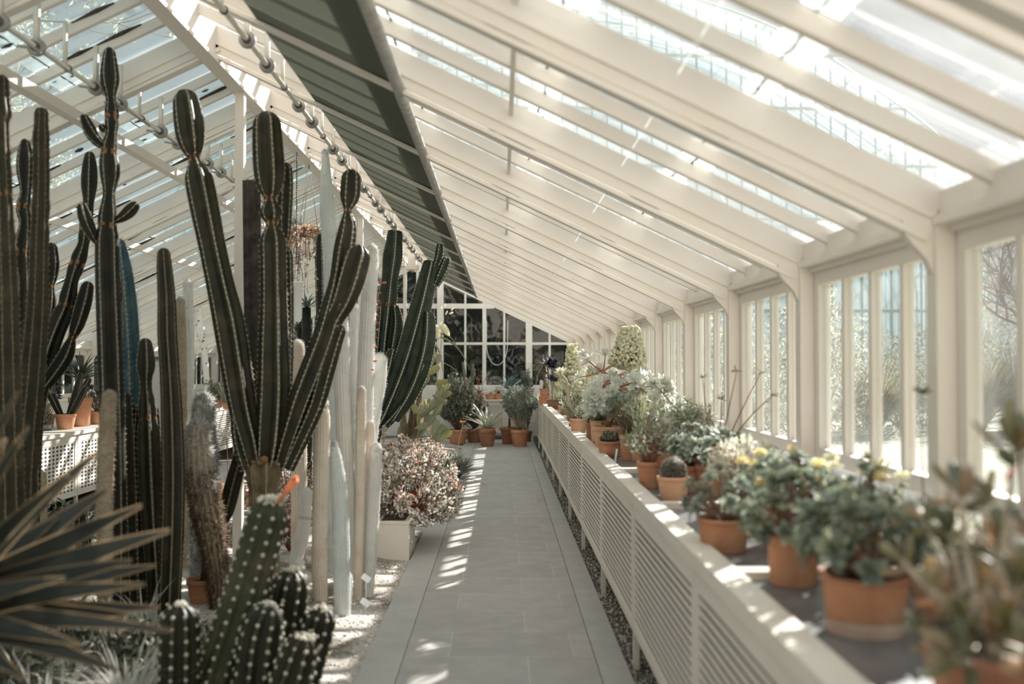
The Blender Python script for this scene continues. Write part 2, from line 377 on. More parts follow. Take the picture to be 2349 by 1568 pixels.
def roof(side, xe, gm):
    root = struct('ceiling_'+side, 'pitched glazed roof slope with cream timber rafters on the '+side+' of the ridge', 'glass roof')
    ze = roofz(xe); sg = 1 if xe > XRI else -1
    for i, y in enumerate(YS):
        m = MB(['cream', 'dirty_cream'])
        a = V((XRI+sg*.02, y, ZR-.02)); b = V((xe-sg*.02, y, ze-.0))
        m.beam(a-V((0, 0, .0)), b, .035, .155)
        n = V((-(b-a).z*sg, 0, abs((b-a).x))).normalized()
        m.beam(a-n*.165, b-n*.165, .062, .02)              # lower flange
        m.beam(a-n*.095, b-n*.095, .056, .014)
        m.build('rafter', root, False)
        if i+1 < len(YS)+1:
            y2 = YS[i+1] if i+1 < len(YS) else Y1
            for j in (1, 2, 3):
                yy = y+.3625*j
                if yy > Y1-.1: break
                m = MB(['cream', 'dark_dirt'])
                m.beam(V((XRI, yy, ZR)), V((xe, yy, ze)), .024, .062)
                m.beam(V((XRI, yy, ZR-.052)), V((xe, yy, ze-.052)), .036, .012)
                if side == 'left':
                    for q in range(R.randint(2, 5)):
                        t = R.random()*.85; t2 = t+R.uniform(.03, .14)
                        p1 = V((XRI, yy-.014, ZR-.004)).lerp(V((xe, yy-.014, ze-.004)), t); p2 = V((XRI, yy-.014, ZR-.004)).lerp(V((xe, yy-.014, ze-.004)), t2)
                        m.tube([p1, p1.lerp(p2, .4)+V((0, -.004, 0)), p2], [.005, .013, .004], 5, 1)
                m.build('glazing_bar', root, False)
            for j in range(4):
                ya, yb = y+.3625*j, min(y+.3625*(j+1), Y1)
                if yb-ya < .05: continue
                m = MB([gm, 'frost', 'dark_dirt'])
                m.beam(V((XRI, (ya+yb)/2, ZR+.004)), V((xe+sg*.06, (ya+yb)/2, ze+.004-.03*(sg*0))), yb-ya-.02, .004)
                laps = (.81, .18, -.47) if side == 'right' else (-2.6, -3.5, -4.4)
                for lx in laps:
                    lx += R.uniform(-.03, .03)
                    a = V((lx, (ya+yb)/2, roofz(lx)+.012)); lw = R.uniform(.05, .11)*sg; b = V((lx+lw, (ya+yb)/2, roofz(lx+lw)+.012)); a = V((lx-lw*.6, (ya+yb)/2, roofz(lx-lw*.6)+.012))
                    m.beam(a, b, yb-ya-.03, .004, 1)
                    pp = [V((lx+R.uniform(-.005, .005), ya+.015+(yb-ya-.03)*q/9, roofz(lx)-.001)) for q in range(10)]
                    m.tube(pp, [R.uniform(.002, .0065) for q in range(10)], 4, 2)
                if side == 'left':
                    for q in range(R.randint(1, 8)):
                        lx = R.uniform(xe+.8, XRI-.2); c = V((lx, R.uniform(ya+.05, yb-.05), roofz(lx)+.008))
                        rr = R.uniform(.008, .026); d = V((1, 0, .47)).normalized()
                        m.tube([c-d*rr*R.uniform(.8, 2), c, c+d*rr*R.uniform(.8, 2)], [rr*.2, rr*.6, rr*.2], 5, 2)
                m.build('glass_pane', root, False)
    return root
rr_ = roof('right', XR, 'roof_glass'); rl_ = roof('left', XL, 'roof_glass_left')
m = MB(['cream']); m.box(XRI-.03, XRI+.03, Y0, Y1, ZR-.24, ZR+.03)
m.box(XRI-.05, XRI+.05, Y0, Y1, ZR-.262, ZR-.24)
rb = m.build('trim_1', None, False); rb['kind'] = 'structure'; tag(rb, 'cream ridge beam along the peak of the roof', 'ridge beam')
m = MB(['cream'])
for x, w, d in ((.045, .02, .025), (-3.6, .04, .06)):
    m.box(x-w/2, x+w/2, Y0, Y1, roofz(x)-.05-d, roofz(x)-.05)
o = m.build('trim_2', None, False); o['kind'] = 'structure'; tag(o, 'slim purlins running lengthwise under the glazing bars', 'purlin')
m = MB(['frost']); m.tube([(.56, Y0, roofz(.56)-.07), (.56, Y1, roofz(.56)-.07)], .0025, 4)
tag(m.build('wire_cable', None), 'taut pale wire running lengthwise below the right roof slope', 'wire')

def eave(side, x, z, sg):
    m = MB(['cream', 'dirty_cream'])
    m.box(min(x-sg*.05, x+sg*.09), max(x-sg*.05, x+sg*.09), Y0, Y1, z-.115, z-.005)
    m.box(min(x-sg*.075, x-sg*.05), max(x-sg*.075, x-sg*.05), Y0, Y1, z-.115, z-.085)
    o = m.build('trim_3' if side == 'right' else 'trim_4', None, False); o['kind'] = 'structure'
    tag(o, 'cream eave beam on top of the %s window wall' % side, 'eave beam')
    wr = struct('wall_'+side, 'cream %s side wall of posts over a low solid base' % side, 'wall')
    m = MB(['cream']); m.box(min(x, x+sg*.09), max(x, x+sg*.09), Y0, Y1, -.05, .97); m.box(min(x-sg*.04, x+sg*.1), max(x-sg*.04, x+sg*.1), Y0, Y1, .97, 1.0)
    m.build('wall_base', wr, False)
    for i, y in enumerate(YS):
        m = MB(['cream'])
        m.box(min(x-sg*.07, x+sg*.07), max(x-sg*.07, x+sg*.07), y-.04, y+.04, 0, z-.115)
        # curved knee bracket
        pr = []
        for q in range(7):
            t = q/6*PI/2
            pr.append((x-sg*(.06+.22*(1-math.cos(t)) if False else .06+.24*(1-math.sin(PI/2-t))), z-.115-.0-.2*math.cos(t)**1.0))
        vs = []
        top = [(x-sg*.05, z-.10), (x-sg*.30, roofz(x-sg*.30)-.15)]
        outl = [(x-sg*.05, z-.08), (x-sg*.07, z-.27)]+[(x-sg*(.075+.09*math.sin(q/5*PI/2)**1.5), z-.265+.14*(q/5)**.8) for q in range(6)]+[(x-sg*.165, roofz(x-sg*.165)-.17)]
        for yy in (y-.02, y+.02): vs += [V((a, yy, b)) for a, b in outl]
        n = len(outl); fs = [tuple(range(n)), tuple(range(2*n-1, n-1, -1))]+[(k, (k+1) % n, n+(k+1) % n, n+k) for k in range(n)]
        m.add(vs, fs)
        m.build('post', wr, False)
    for i, y in enumerate(YS):
        y2 = YS[i+1] if i+1 < len(YS) else Y1+.3
        if y2-y < .3: continue
        ya, yb = y+.045, min(y2-.045, Y1); za, zb = 1.0, z-.125
        w = struct('window_%d' % (i+1 if side == 'right' else i+21), 'cream casement window with upright mullions, %s wall' % side, 'window')
        m = MB(['cream']); xa, xb = min(x-sg*.005, x+sg*.045), max(x-sg*.005, x+sg*.045)
        m.box(xa, xb, ya, ya+.055, za, zb); m.box(xa, xb, yb-.055, yb, za, zb)
        m.box(xa, xb, ya+.055, yb-.055, zb-.075, zb); m.box(xa, xb, ya+.055, yb-.055, za, za+.06)
        m.box(min(x-sg*.03, x), max(x-sg*.03, x), y+.04, y2-.04 if y2 < Y1 else Y1, zb-.012, zb+.012)
        m.build('frame', w, False)
        m = MB(['cream'])
        for j in (1, 2, 3):
            yy = ya+.055+(yb-ya-.11)*j/4; m.box(xa+.005, xb-.005, yy-.018, yy+.018, za+.06, zb-.075)
        m.build('mullion', w, False)
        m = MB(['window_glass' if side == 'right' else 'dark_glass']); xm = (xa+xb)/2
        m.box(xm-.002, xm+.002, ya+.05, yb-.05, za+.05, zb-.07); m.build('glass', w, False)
eave('right', XR, EZ, 1); eave('left', XL, LZ, -1)

# far gable wall
def gable(yw, name, label, gm, inside=-1):
    w = struct(name, label, 'wall')
    def up(m, x, wd, z0, z1=None, d=.05):
        zt = min(roofz(x-wd/2), roofz(x+wd/2))-.02
        if z1: zt = min(zt, z1)
        if zt > z0: m.box(x-wd/2, x+wd/2, yw-d/2, yw+d/2, z0, zt)
    m = MB(['white_paint'])
    for x in (-1.235, .56): up(m, x, .13, 0, None, .12)
    for x in (XL+.05, -3.3, XR-.0): up(m, x, .1, 0, None, .1)
    for a, b in ((XL, XRI), (XRI, XR)):
        m.beam(V((a, yw, roofz(a)-.03)), V((b, yw, roofz(b)-.03)), .08, .15)
    m.build('gable_post', w, False)
    m = MB(['white_paint'])
    for z, h, a, b in ((1.84, .05, XL, XR), (2.60, .10, XL+2, -.15), (.97, .06, XL, XR)):
        pass
        while roofz(a) < z+.1: a += .05
        while roofz(b) < z+.1: b -= .05
        m.box(a, b, yw-.03, yw+.03, z-h/2, z+h/2)
    m.build('transom', w, False)
    for x, wd in ((-.73, .04), (-.345, .075), (.06, .04), (.98, .04), (-1.70, .05), (-2.15, .04), (-2.6, .07), (-3.0, .04), (-3.8, .04), (-4.3, .06), (-4.8, .04), (-5.15, .04)):
        m = MB(['white_paint']); up(m, x, wd, .97); m.build('mullion', w, False)
    m = MB([gm])
    pts = [(XL, .97), (XR, .97), (XR, roofz(XR)-.03), (XRI, ZR-.03), (XL, roofz(XL)-.03)]
    vs = [V((a, yw+e, b)) for e in (-.003, .003) for a, b in pts]; n = 5
    m.add(vs, [tuple(range(n)), tuple(range(2*n-1, n-1, -1))]+[(k, (k+1) % n, n+(k+1) % n, n+k) for k in range(n)])
    m.build('glass', w, False)
    m = MB(['white_paint']); m.box(XL, XR, yw-.05, yw+.05, -.05, .97); m.build('wall_base', w, False)
    return w
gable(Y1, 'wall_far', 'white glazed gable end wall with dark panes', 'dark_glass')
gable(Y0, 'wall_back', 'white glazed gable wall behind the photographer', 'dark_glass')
# iron post below the ridge
m = MB(['cream']); m.box(XRI-.03, XRI+.03, 6.75, 6.81, 0, ZR-.25); m.box(XRI-.05, XRI+.05, 6.72, 6.84, 0, .04)
for y in (12.6, 18.4): m.box(XRI-.03, XRI+.03, y-.03, y+.03, 0, ZR-.25)
o = m.build('trim_5', None, False); o['kind'] = 'structure'; tag(o, 'slim cream uprights standing below the ridge beam', 'post')

# floor, beds, paths
def plane(name, x0, x1, y0, y1, z, mat, h=.06, label=None, cat_=None):
    m = MB([mat]); m.box(x0, x1, y0, y1, z-h, z); o = m.build(name, None, False); o['kind'] = 'structure'
    if label: tag(o, label, cat_)
    return o
plane('floor', -.48, .46, Y0, 18.9, 0, 'stone', .06, 'grey stone paving of the centre path', 'path')
plane('trim_6', -.67, -.484, Y0, 18.9, 0, 'edge_stone', .06, 'long edging slabs on the bed side of the path', 'kerb')
plane('trim_7', .464, .605, Y0, 18.9, 0, 'edge_stone', .06, 'long edging slabs on the bench side of the path', 'kerb')
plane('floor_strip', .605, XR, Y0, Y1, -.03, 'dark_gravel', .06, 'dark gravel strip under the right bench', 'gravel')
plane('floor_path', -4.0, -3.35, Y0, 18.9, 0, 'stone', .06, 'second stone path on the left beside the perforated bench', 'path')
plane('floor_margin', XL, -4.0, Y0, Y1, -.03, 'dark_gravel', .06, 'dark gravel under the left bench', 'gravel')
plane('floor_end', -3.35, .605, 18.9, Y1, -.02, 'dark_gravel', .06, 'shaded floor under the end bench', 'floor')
# the gravel bed, gently mounded
m = MB(['bed']); nx, ny = 44, 240
import mathutils.noise as MN
def bedz(x, y):
    t = (x+3.35)/(3.35-.67); e = min(1, min(t, 1-t)*6) if 0 < t < 1 else 0
    return -.02+.045*e+.018*MN.noise(V((x*2.2, y*2.2, 0)))*e+.006*MN.noise(V((x*9, y*9, 3)))
for j in range(ny+1):
    for i in range(nx+1):
        x = -3.35+2.68*i/nx; y = Y0+(18.9-Y0)*j/ny; m.v.append((x, y, bedz(x, y)))
for j in range(ny):
    for i in range(nx):
        a = j*(nx+1)+i; m.f.append((a, a+1, a+nx+2, a+nx+1)); m.m.append(0)
o = m.build('floor_bed', None); o['kind'] = 'structure'; tag(o, 'raised planting bed of pale gravel left of the path', 'gravel bed')
m = MB(['pebble'])
for k in range(5200):
    y = 3.2+(R.random()**1.6)*9; x = -.69-(R.random()**1.8)*1.9
    r = R.uniform(.003, .011); c = V((x, y, bedz(x, y)+r*.3))
    d = rdir()*r; e = perp(d.normalized())*r*R.uniform(.6, 1); g = d.cross(e).normalized()*r*R.uniform(.5, .8)
    m.add([c+d, c-d, c+e, c-e, c+g, c-g], [(0, 2, 4), (2, 1, 4), (1, 3, 4), (3, 0, 4), (2, 0, 5), (1, 2, 5), (3, 1, 5), (0, 3, 5)])
tag(m.build('gravel', None), 'loose pale stones scattered over the planting bed', 'gravel', kind='stuff')
m = MB(['pebble'])
for k in range(2200):
    y = 2.4+(R.random()**1.5)*14; x = R.uniform(.61, .72); r = R.uniform(.004, .011); c = V((x, y, -.03+r*.3))
    d = rdir()*r; e = perp(d.normalized())*r; g = d.cross(e).normalized()*r*.7
    m.add([c+d, c-d, c+e, c-e, c+g, c-g], [(0, 2, 4), (2, 1, 4), (1, 3, 4), (3, 0, 4), (2, 0, 5), (1, 2, 5), (3, 1, 5), (0, 3, 5)])
tag(m.build('gravel', None), 'loose stones in the dark strip along the foot of the right bench', 'gravel', kind='stuff')

# shade roller blind under the ridge
def shade():
    t = thing('roller_shade', (-.53, 10, roofz(-.53)-.1), 'long dark green mesh sun shade stretched under the roof beside the ridge', 'sun shade')
    xa, xb = -1.15, -.50
    def pt(x, y, dz): return V((x, y, roofz(x)-.180+dz))
    m = MB(['shade'])
    ny = 120; nx = 6; top = []
    for s_, dz in ((0, 0), (1, -.004)):
        for j in range(ny+1):
            y = 1.6+(19.3-1.6)*j/ny
            for i in range(nx+1):
                x = xa+(xb-xa)*i/nx; m.v.append(tuple(pt(x, y, dz-.006*math.sin(PI*i/nx))))
    off = (ny+1)*(nx+1)
    for j in range(ny):
        for i in range(nx):
            a = j*(nx+1)+i
            m.f += [(a, a+1, a+nx+2, a+nx+1), (off+a, off+a+nx+1, off+a+nx+2, off+a+1)]; m.m += [0, 0]
    m.build('mesh_cloth', t)
    m = MB(['shade']); q = [pt(-.66, 1.6, .006), pt(-.50, 1.6, .006), pt(-.50, 19.3, .006), pt(-.66, 19.3, .006)]
    m.add(q+[v+V((0, 0, .004)) for v in q], [(0, 1, 2, 3), (7, 6, 5, 4)]); m.build('hem', t)
    m = MB(['metal']); m.tube([pt(-.48, 1.6, -.02), pt(-.48, 19.3, -.02)], .028, 12)
    m.build('roller_tube', t)
shade()
# vent shafts with rings
def shaft(x, z, y0, y1, label, step, rr, arm, lv):
    t = thing('vent_shaft', (x, y0, z), label, 'vent gear')
    m = MB(['pipe']); m.tube([(x, y0, z), (x, y1, z)], .014, 10); m.build('pipe', t)
    y = y0+.2; i = 0
    while y < y1:
        m = MB(['metal', 'rubber', 'pipe']); 
        if i % 3 != 2:
            m.tube([(x, y-.012, z), (x, y-.011, z), (x, y+.011, z), (x, y+.012, z)], [rr*.5, rr, rr, rr*.5], 14, 0)
            m.tube([(x, y-.035, z), (x, y+.035, z)], .023, 12, 1)
            m.box(x-.012, x+.012, y-.012, y+.012, z, roofz(x)-.05, 2)
            if arm:
                m.beam(V((x, y, z)), V((x+lv*.17, y+.04, z-.12)), .032, .010, 0)
                m.beam(V((x, y, z)), V((x-lv*.10, y+.02, z+.02)), .018, .012, 0)
            m.build('bearing', t)
        else:
            m.tube([(x, y-.006, z), (x, y+.006, z)], .021, 12, 1); m.box(x-.008, x+.008, y-.05, y-.03, z, roofz(x)-.05, 2)
            m.build('collar', t)
        y += step; i += 1
shaft(-1.26, 1.45+1.60, 2.2, 19.0, 'cream vent shaft with round bearings hanging just right of the ridge', .42, .042, False, 1)
shaft(-2.30, 1.45+1.56, 2.2, 19.0, 'cream vent shaft with levers and ring bearings under the left roof slope', .36, .045, True, 1)
m = MB(['cream']); m.box(-2.62, -2.55, 2.2, 19.0, roofz(-2.6)-.24, roofz(-2.6)-.18)
o = m.build('trim_8', None, False); o['kind'] = 'structure'; tag(o, 'cream rail of the vents on the left roof slope', 'rail')
t = thing('heater_box', (-1.52, 15.2, 2.98), 'small cream control box fixed below the ridge near the gable', 'control box')
m = MB(['cream']); m.box(-1.62, -1.46, 15.1, 15.25, 2.92, 3.0); m.box(-1.60, -1.5, 15.1, 15.2, 3.0, 3.24); m.build('box', t, False)
m = MB(['cream']); m.box(-1.44, -1.26, 15.0, 15.2, 2.86, 2.92); m.box(-1.41, -1.29, 15.02, 15.18, 2.92, 3.2); m.build('bracket', t, False)

# benches
def louvre(m, x, y0, y1, z0, z1, sg, th=.02):
    m.box(min(x, x+sg*th), max(x, x+sg*th), y0, y1, z1-.075, z1)
    m.box(min(x, x+sg*th), max(x, x+sg*th), y0, y1, z0, z0+.05)
    m.box(min(x, x+sg*th), max(x, x+sg*th), y0, y0+.05, z0+.05, z1-.075)
    m.box(min(x, x+sg*th), max(x, x+sg*th), y1-.05, y1, z0+.05, z1-.075)
    n = 15; zz0, zz1 = z0+.05, z1-.075; h = (zz1-zz0)/n
    for k in range(n):
        z = zz0+h*k
        vs = [V((x+sg*e, y, z+q)) for q in (0, h*.52) for e in (.003, .009) for y in (y0+.05, y1-.05)]
        m.add(vs, [(0, 1, 3, 2), (4, 6, 7, 5), (0, 4, 5, 1), (2, 3, 7, 6), (0, 2, 6, 4), (1, 5, 7, 3)])
def perf(m, a, b, z0, z1, uvs):
    pass
BZ = .83; BX = .638; BS = .80
t = thing('plant_bench', (BX, 9, 0), 'long cream slatted bench with grey top running along the right windows', 'bench')
PY = [1.75+1.55*k for k in range(-2, 12)]
for i in range(len(PY)-1):
    ya, yb = PY[i], min(PY[i+1], 19.3)
    if yb-ya < .1: continue
    m = MB(['bench_paint']); louvre(m, BX, ya+.006, yb-.006, .15, BZ-.05, 1)
    m.build('louvre_panel', t, False)
    m = MB(['bench_paint']); m.box(BX+.002, BX+.03, ya-.02, ya+.02, -.03, .15); m.build('leg', t, False); m = MB(['bench_paint']); m.box(XR-.12, XR-.09, ya-.02, ya+.02, -.03, BS-.04); m.build('leg', t, False)
m = MB(['bench_paint']); m.box(BX-.012, BX+.075, PY[0], 19.3, BZ-.05, BZ); m.build('front_rim', t, False)
m = MB(['slate']); m.box(BX+.075, XR-.075, PY[0], 19.3, BS-.03, BS); m.build('bench_top', t, False)
for k in range(-2, 12):
    y = 3.02+1.45*k
    m = MB(['bench_paint']); m.box(BX+.075, XR-.08, y-.035, y+.035, BS, BZ-.004); m.build('batten', t, False)
m = MB(['dark_gravel']); m.box(BX+.12, BX+.14, PY[0], 19.3, -.03, BS-.03); m.build('gap_shadow_sheet', t, False)  # dark sheet added behind the slats, standing in for shade in the gaps

def perfpanel(parent, p0, p1, z0, z1, th=.02, fr=.05, us=1, vs_=1):
    """cream frame with a perforated sheet between p0 and p1 (plan points)"""
    d = (p1-p0); Ln = d.length; d.normalize(); n = V((d.y, -d.x, 0))
    m = MB(['bench_paint'])
    def bx(a, b, za, zb, o=0, e=th):
        vs = [p0+d*q+n*w+V((0, 0, z)) for q in (a, b) for w in (o, o-e) for z in (za, zb)]
        m.add(vs, [(0, 1, 3, 2), (4, 6, 7, 5), (0, 4, 5, 1), (2, 3, 7, 6), (0, 2, 6, 4), (1, 5, 7, 3)])
    bx(0, Ln, z1-fr*1.4, z1); bx(0, Ln, z0, z0+fr); bx(0, fr, z0+fr, z1-fr*1.4); bx(Ln-fr, Ln, z0+fr, z1-fr*1.4)
    fo = m.build('panel_frame', parent, False)
    m = MB(['perf']); a, b, za, zb = fr, Ln-fr, z0+fr, z1-fr*1.4
    off = V(parent['_o']) if '_o' in parent else V((0, 0, 0))
    m.add([p0+d*a+V((0, 0, za))-n*.006, p0+d*b+V((0, 0, za))-n*.006, p0+d*b+V((0, 0, zb))-n*.006, p0+d*a+V((0, 0, zb))-n*.006,
           p0+d*a+V((0, 0, za))-n*.009, p0+d*b+V((0, 0, za))-n*.009, p0+d*b+V((0, 0, zb))-n*.009, p0+d*a+V((0, 0, zb))-n*.009], [(0, 1, 2, 3), (7, 6, 5, 4)])
    o = m.build('perforated_sheet', parent, False)
    uv = o.data.uv_layers.new(name='UVMap'); c = [(a*us, za*vs_), (b*us, za*vs_), (b*us, zb*vs_), (a*us, zb*vs_)]
    for li, lp in enumerate(o.data.loops): uv.data[li].uv = c[lp.vertex_index % 4]
LBX = -4.1; LBZ = .78
t = thing('plant_bench', (LBX, 9, 0), 'cream bench with perforated and slatted front panels along the left wall', 'bench')
PL = [9.7+2.05*k for k in range(-5, 5)]
for i, ya in enumerate(PL):
    yb = min(ya+2.05, 18.9)
    if yb-ya < .3: continue
    if ya < 13: perfpanel(t, V((LBX, ya+.006, 0)), V((LBX, yb-.006, 0)), .17, LBZ-.02, us=.33, vs_=.72)
    else:
        m = MB(['bench_paint']); louvre(m, LBX, ya+.006, yb-.006, .17, LBZ-.02, -1); m.build('louvre_panel', t, False)
    m = MB(['bench_paint']); m.box(LBX-.03, LBX-.002, ya-.02, ya+.02, -.03, .17); m.build('leg', t, False)
m = MB(['bench_paint', 'slate']); m.box(XL+.06, LBX+.02, PL[0], 18.9, LBZ-.02, LBZ+.015); m.build('bench_top', t, False)
EBZ = .75
t = thing('plant_bench', (-.2, 18.95, 0), 'short cream perforated bench across the gable end of the path', 'bench')
for a, b in ((-1.15, -.52), (-.52, .08), (.08, .60)):
    perfpanel(t, V((a+.005, 18.9, 0)), V((b-.005, 18.9, 0)), .12, EBZ-.03)
m = MB(['bench_paint']); m.box(-1.17, .62, 18.88, 19.75, EBZ-.03, EBZ); m.build('bench_top', t, False)
for x in (-1.14, -.52, .08, .58):
    m = MB(['bench_paint']); m.box(x-.02, x+.02, 18.9, 18.93, -.02, .12); m.build('leg', t, False)
# heating pipe on the right wall with flanges
t = thing('heating_pipe', (1.34, 9, 1.0), 'white heating pipe with dark flanges on the right window sill', 'pipe')
m = MB(['white_plastic']); m.tube([(1.34, 1.2, 1.0), (1.34, 19.2, 1.0)], .03, 14); m.build('pipe', t)
for k in range(26):
    y = 1.5+.69*k
    m = MB(['rubber' if k % 2 else 'metal']); m.tube([(1.34, y-.012, 1.0), (1.34, y+.012, 1.0)], .043, 14); m.build('flange', t)
    if k % 3 == 0:
        m = MB(['metal']); m.box(1.33, 1.35, y-.1, y-.08, BS, .98); m.box(1.325, 1.38, y-.1, y-.08, .955, .975); m.build('bracket', t, False)

# ------------------------------------------------------------------ cactus stems
def px(Y, pts, ground=True):
    """stem points from the photograph's outline at distance Y: (px, py, width in px[, Y]) listed base to tip"""
    o = []
    for q in pts:
        y = q[3] if len(q) > 3 else Y
        p = P(q[0], q[1], y); o.append((p.x, p.y, p.z, q[2]*.5*y/F))
    if ground and o[0][2] > bedz(o[0][0], o[0][1])+.02:
        a = o[0]; o.insert(0, (a[0], a[1], bedz(a[0], a[1])-.03, a[3]))
    return o
def stem(parent, pts, ribs=6, depth=.35, mats=('green_dark', 'crest', 'joint'), joints=(), jd=.38, crest=.1, step=.016, name='stem', tip=1.0, flat=False, wob=0, seed=1, jw=.022):
    r = random.Random(seed)
    s = cat(pts, 14); L = [0]
    for i in range(1, len(s)): L.append(L[-1]+math.dist(s[i][:3], s[i-1][:3]))
    T = L[-1]; n = max(8, int(T/step)); fr = []; k = 0
    jl = []
    for j in joints:       # joint given as index (float) into pts
        q = j*14; a = int(q); a = min(max(a, 0), len(L)-2); jl.append(L[a]+(L[a+1]-L[a])*(q-a))
    rt = s[-1][3]*tip if not flat else 0
    ss = [T*i/n for i in range(n)]
    if not flat:
        ss = [x for x in ss if x < T-rt]+[T-rt+rt*math.sin(PI/2*q/6) for q in range(7)]
    else: ss += [T, T+.001]
    x = None
    for idx, u in enumerate(ss):
        while k < len(L)-2 and L[k+1] < u: k += 1
        t = (u-L[k])/max(1e-9, L[k+1]-L[k]); t = min(max(t, 0), 1)
        q = [s[k][j]+(s[k+1][j]-s[k][j])*t for j in range(4)]
        d = V(s[min(k+2, len(s)-1)][:3])-V(s[max(k-1, 0)][:3]); d.normalize()
        if x is None: x = Matrix.Rotation(r.uniform(0, 6), 3, d) @ perp(d)
        x = (x-d*x.dot(d)).normalized(); rad = q[3]; jf = 0
        for j in jl:
            g = math.exp(-((u-j)/(jw+rad*.35))**2); rad *= 1-jd*g
            jf = max(jf, math.exp(-((u-j)/(jw*1.1))**2))
        if not flat and u > T-rt: rad *= math.sqrt(max(0, 1-((u-(T-rt))/rt)**2))*.97+.03
        rad *= 1+wob*MN.noise(V((u*14, seed, 0)))
        if flat and idx == len(ss)-1: rad *= .05
        fr.append((V(q[:3]), V(x), d.cross(x), V(d), rad, jf, u))
    m = MB(list(mats)); per = 6; N = ribs*per
    for p, x_, y_, d, rad, jf, u in fr:
        for i in range(ribs):
            for fa, fd in ((-crest/2, 0), (crest/2, 0), (.27, .45), (.42, .93), (.58, .93), (.73, .45)):
                a = 2*PI*(i+fa)/ribs; q = rad*(1-depth*fd)
                m.v.append(tuple(p+(x_*math.cos(a)+y_*math.sin(a))*q))
    for i in range(len(fr)-1):
        for k in range(N):
            k2 = (k+1) % N; m.f.append((i*N+k, i*N+k2, (i+1)*N+k2, (i+1)*N+k))
            m.m.append(2 if fr[i][5] > .55 and len(mats) > 2 and k % per in (0, 1, 5) and (fr[i][5] > .85 or (k*7+i*3) % 5 > 1) else (1 if k % per == 0 else 0))
    m.f.append(tuple((len(fr)-1)*N+k for k in range(N))); m.m.append(1)
    o = m.build(name, parent)
    o['_fr'] = 0; del o['_fr']
    return o, fr, ribs
def spines(parent, so, spacing=.02, k=3, L=.012, w=.0009, mats=('spine', 'puff'), puff=0, part=None, top=.0, seed=3, out=.5):
    o, fr, ribs = so; r = random.Random(seed); m = MB(list(mats)); last = [-9-r.random()*spacing for _ in range(ribs)]
    for p, x, y, d, rad, jf, u in fr:
        for i in range(ribs):
            if u-last[i] >= spacing:
                last[i] = u; a = 2*PI*i/ribs; nrm = x*math.cos(a)+y*math.sin(a); c = p+nrm*rad
                if c.z < 0: continue
                if puff: m.ball(c, puff*r.uniform(.8, 1.15), 1, 5)
                for q in range(k):
                    dd = (nrm*out+rdir(r)*.75).normalized()
                    if dd.dot(nrm) < 0: dd -= nrm*2*dd.dot(nrm)
                    m.spike(c, dd, L*r.uniform(.6, 1.3), w, 0)
    if not m.v: return
    s = m.build('spines', parent); s.parent = o
    return s
def hair(parent, so, n, L=.02, w=.0007, mats=('hairwhite',), down=.3, z0=-9, z1=99, seed=5, lift=.6):
    o, fr, ribs = so; r = random.Random(seed); m = MB(list(mats))
    T = fr[-1][6]
    for _ in range(n):
        i = r.randrange(len(fr)); p, x, y, d, rad, jf, u = fr[i]
        if i > len(fr)-8 and r.random() < .3: pass
        a = r.uniform(0, 2*PI); nrm = x*math.cos(a)+y*math.sin(a); c = p+nrm*rad*.93+d*r.uniform(-.008, .008)
        if not z0 < c.z < z1: continue
        if i > len(fr)-7: nrm = (nrm+d*(i-len(fr)+8)*.25).normalized()
        dd = (nrm*lift+rdir(r)*.55-V((0, 0, down))).normalized()
        if dd.dot(nrm) < .1: dd = (dd+nrm*.4).normalized()
        m.spike(c, dd, L*r.uniform(.5, 1.25), w, r.randrange(len(mats)))
    s = m.build('hair', parent); s.parent = o
    return s
def base_of(pts): return (pts[0][0], pts[0][1], max(0, bedz(pts[0][0], pts[0][1])))

def column(label, Y, spec, name='columnar_cactus', catg='cactus', group=None, ribs=6, depth=.35, mats=('green_dark', 'crest', 'joint'), joints=(), sp=None, hr=None, arms=(), **kw):
    """one cactus: its first stem plus arms [(spec, joints)], each stem with its spines or hair"""
    pts = px(Y, spec); t = thing(name, base_of(pts), label, catg, group)
    for i, (s_, j_) in enumerate([(None, joints)]+list(arms)):
        pp = pts if i == 0 else px(Y, s_, False)
        so = stem(t, pp, ribs, depth, mats, j_, seed=hash_(label)+i, **kw)
        if sp: spines(t, so, seed=i+1, **sp)
        if hr: hair(t, so, **hr)
    return t
def hash_(s): return sum(ord(c)*(i+3) for i, c in enumerate(s)) % 9973

S_SMALL = dict(spacing=.019, k=4, L=.013, w=.0011, mats=('spine', 'puff'), puff=.0032)
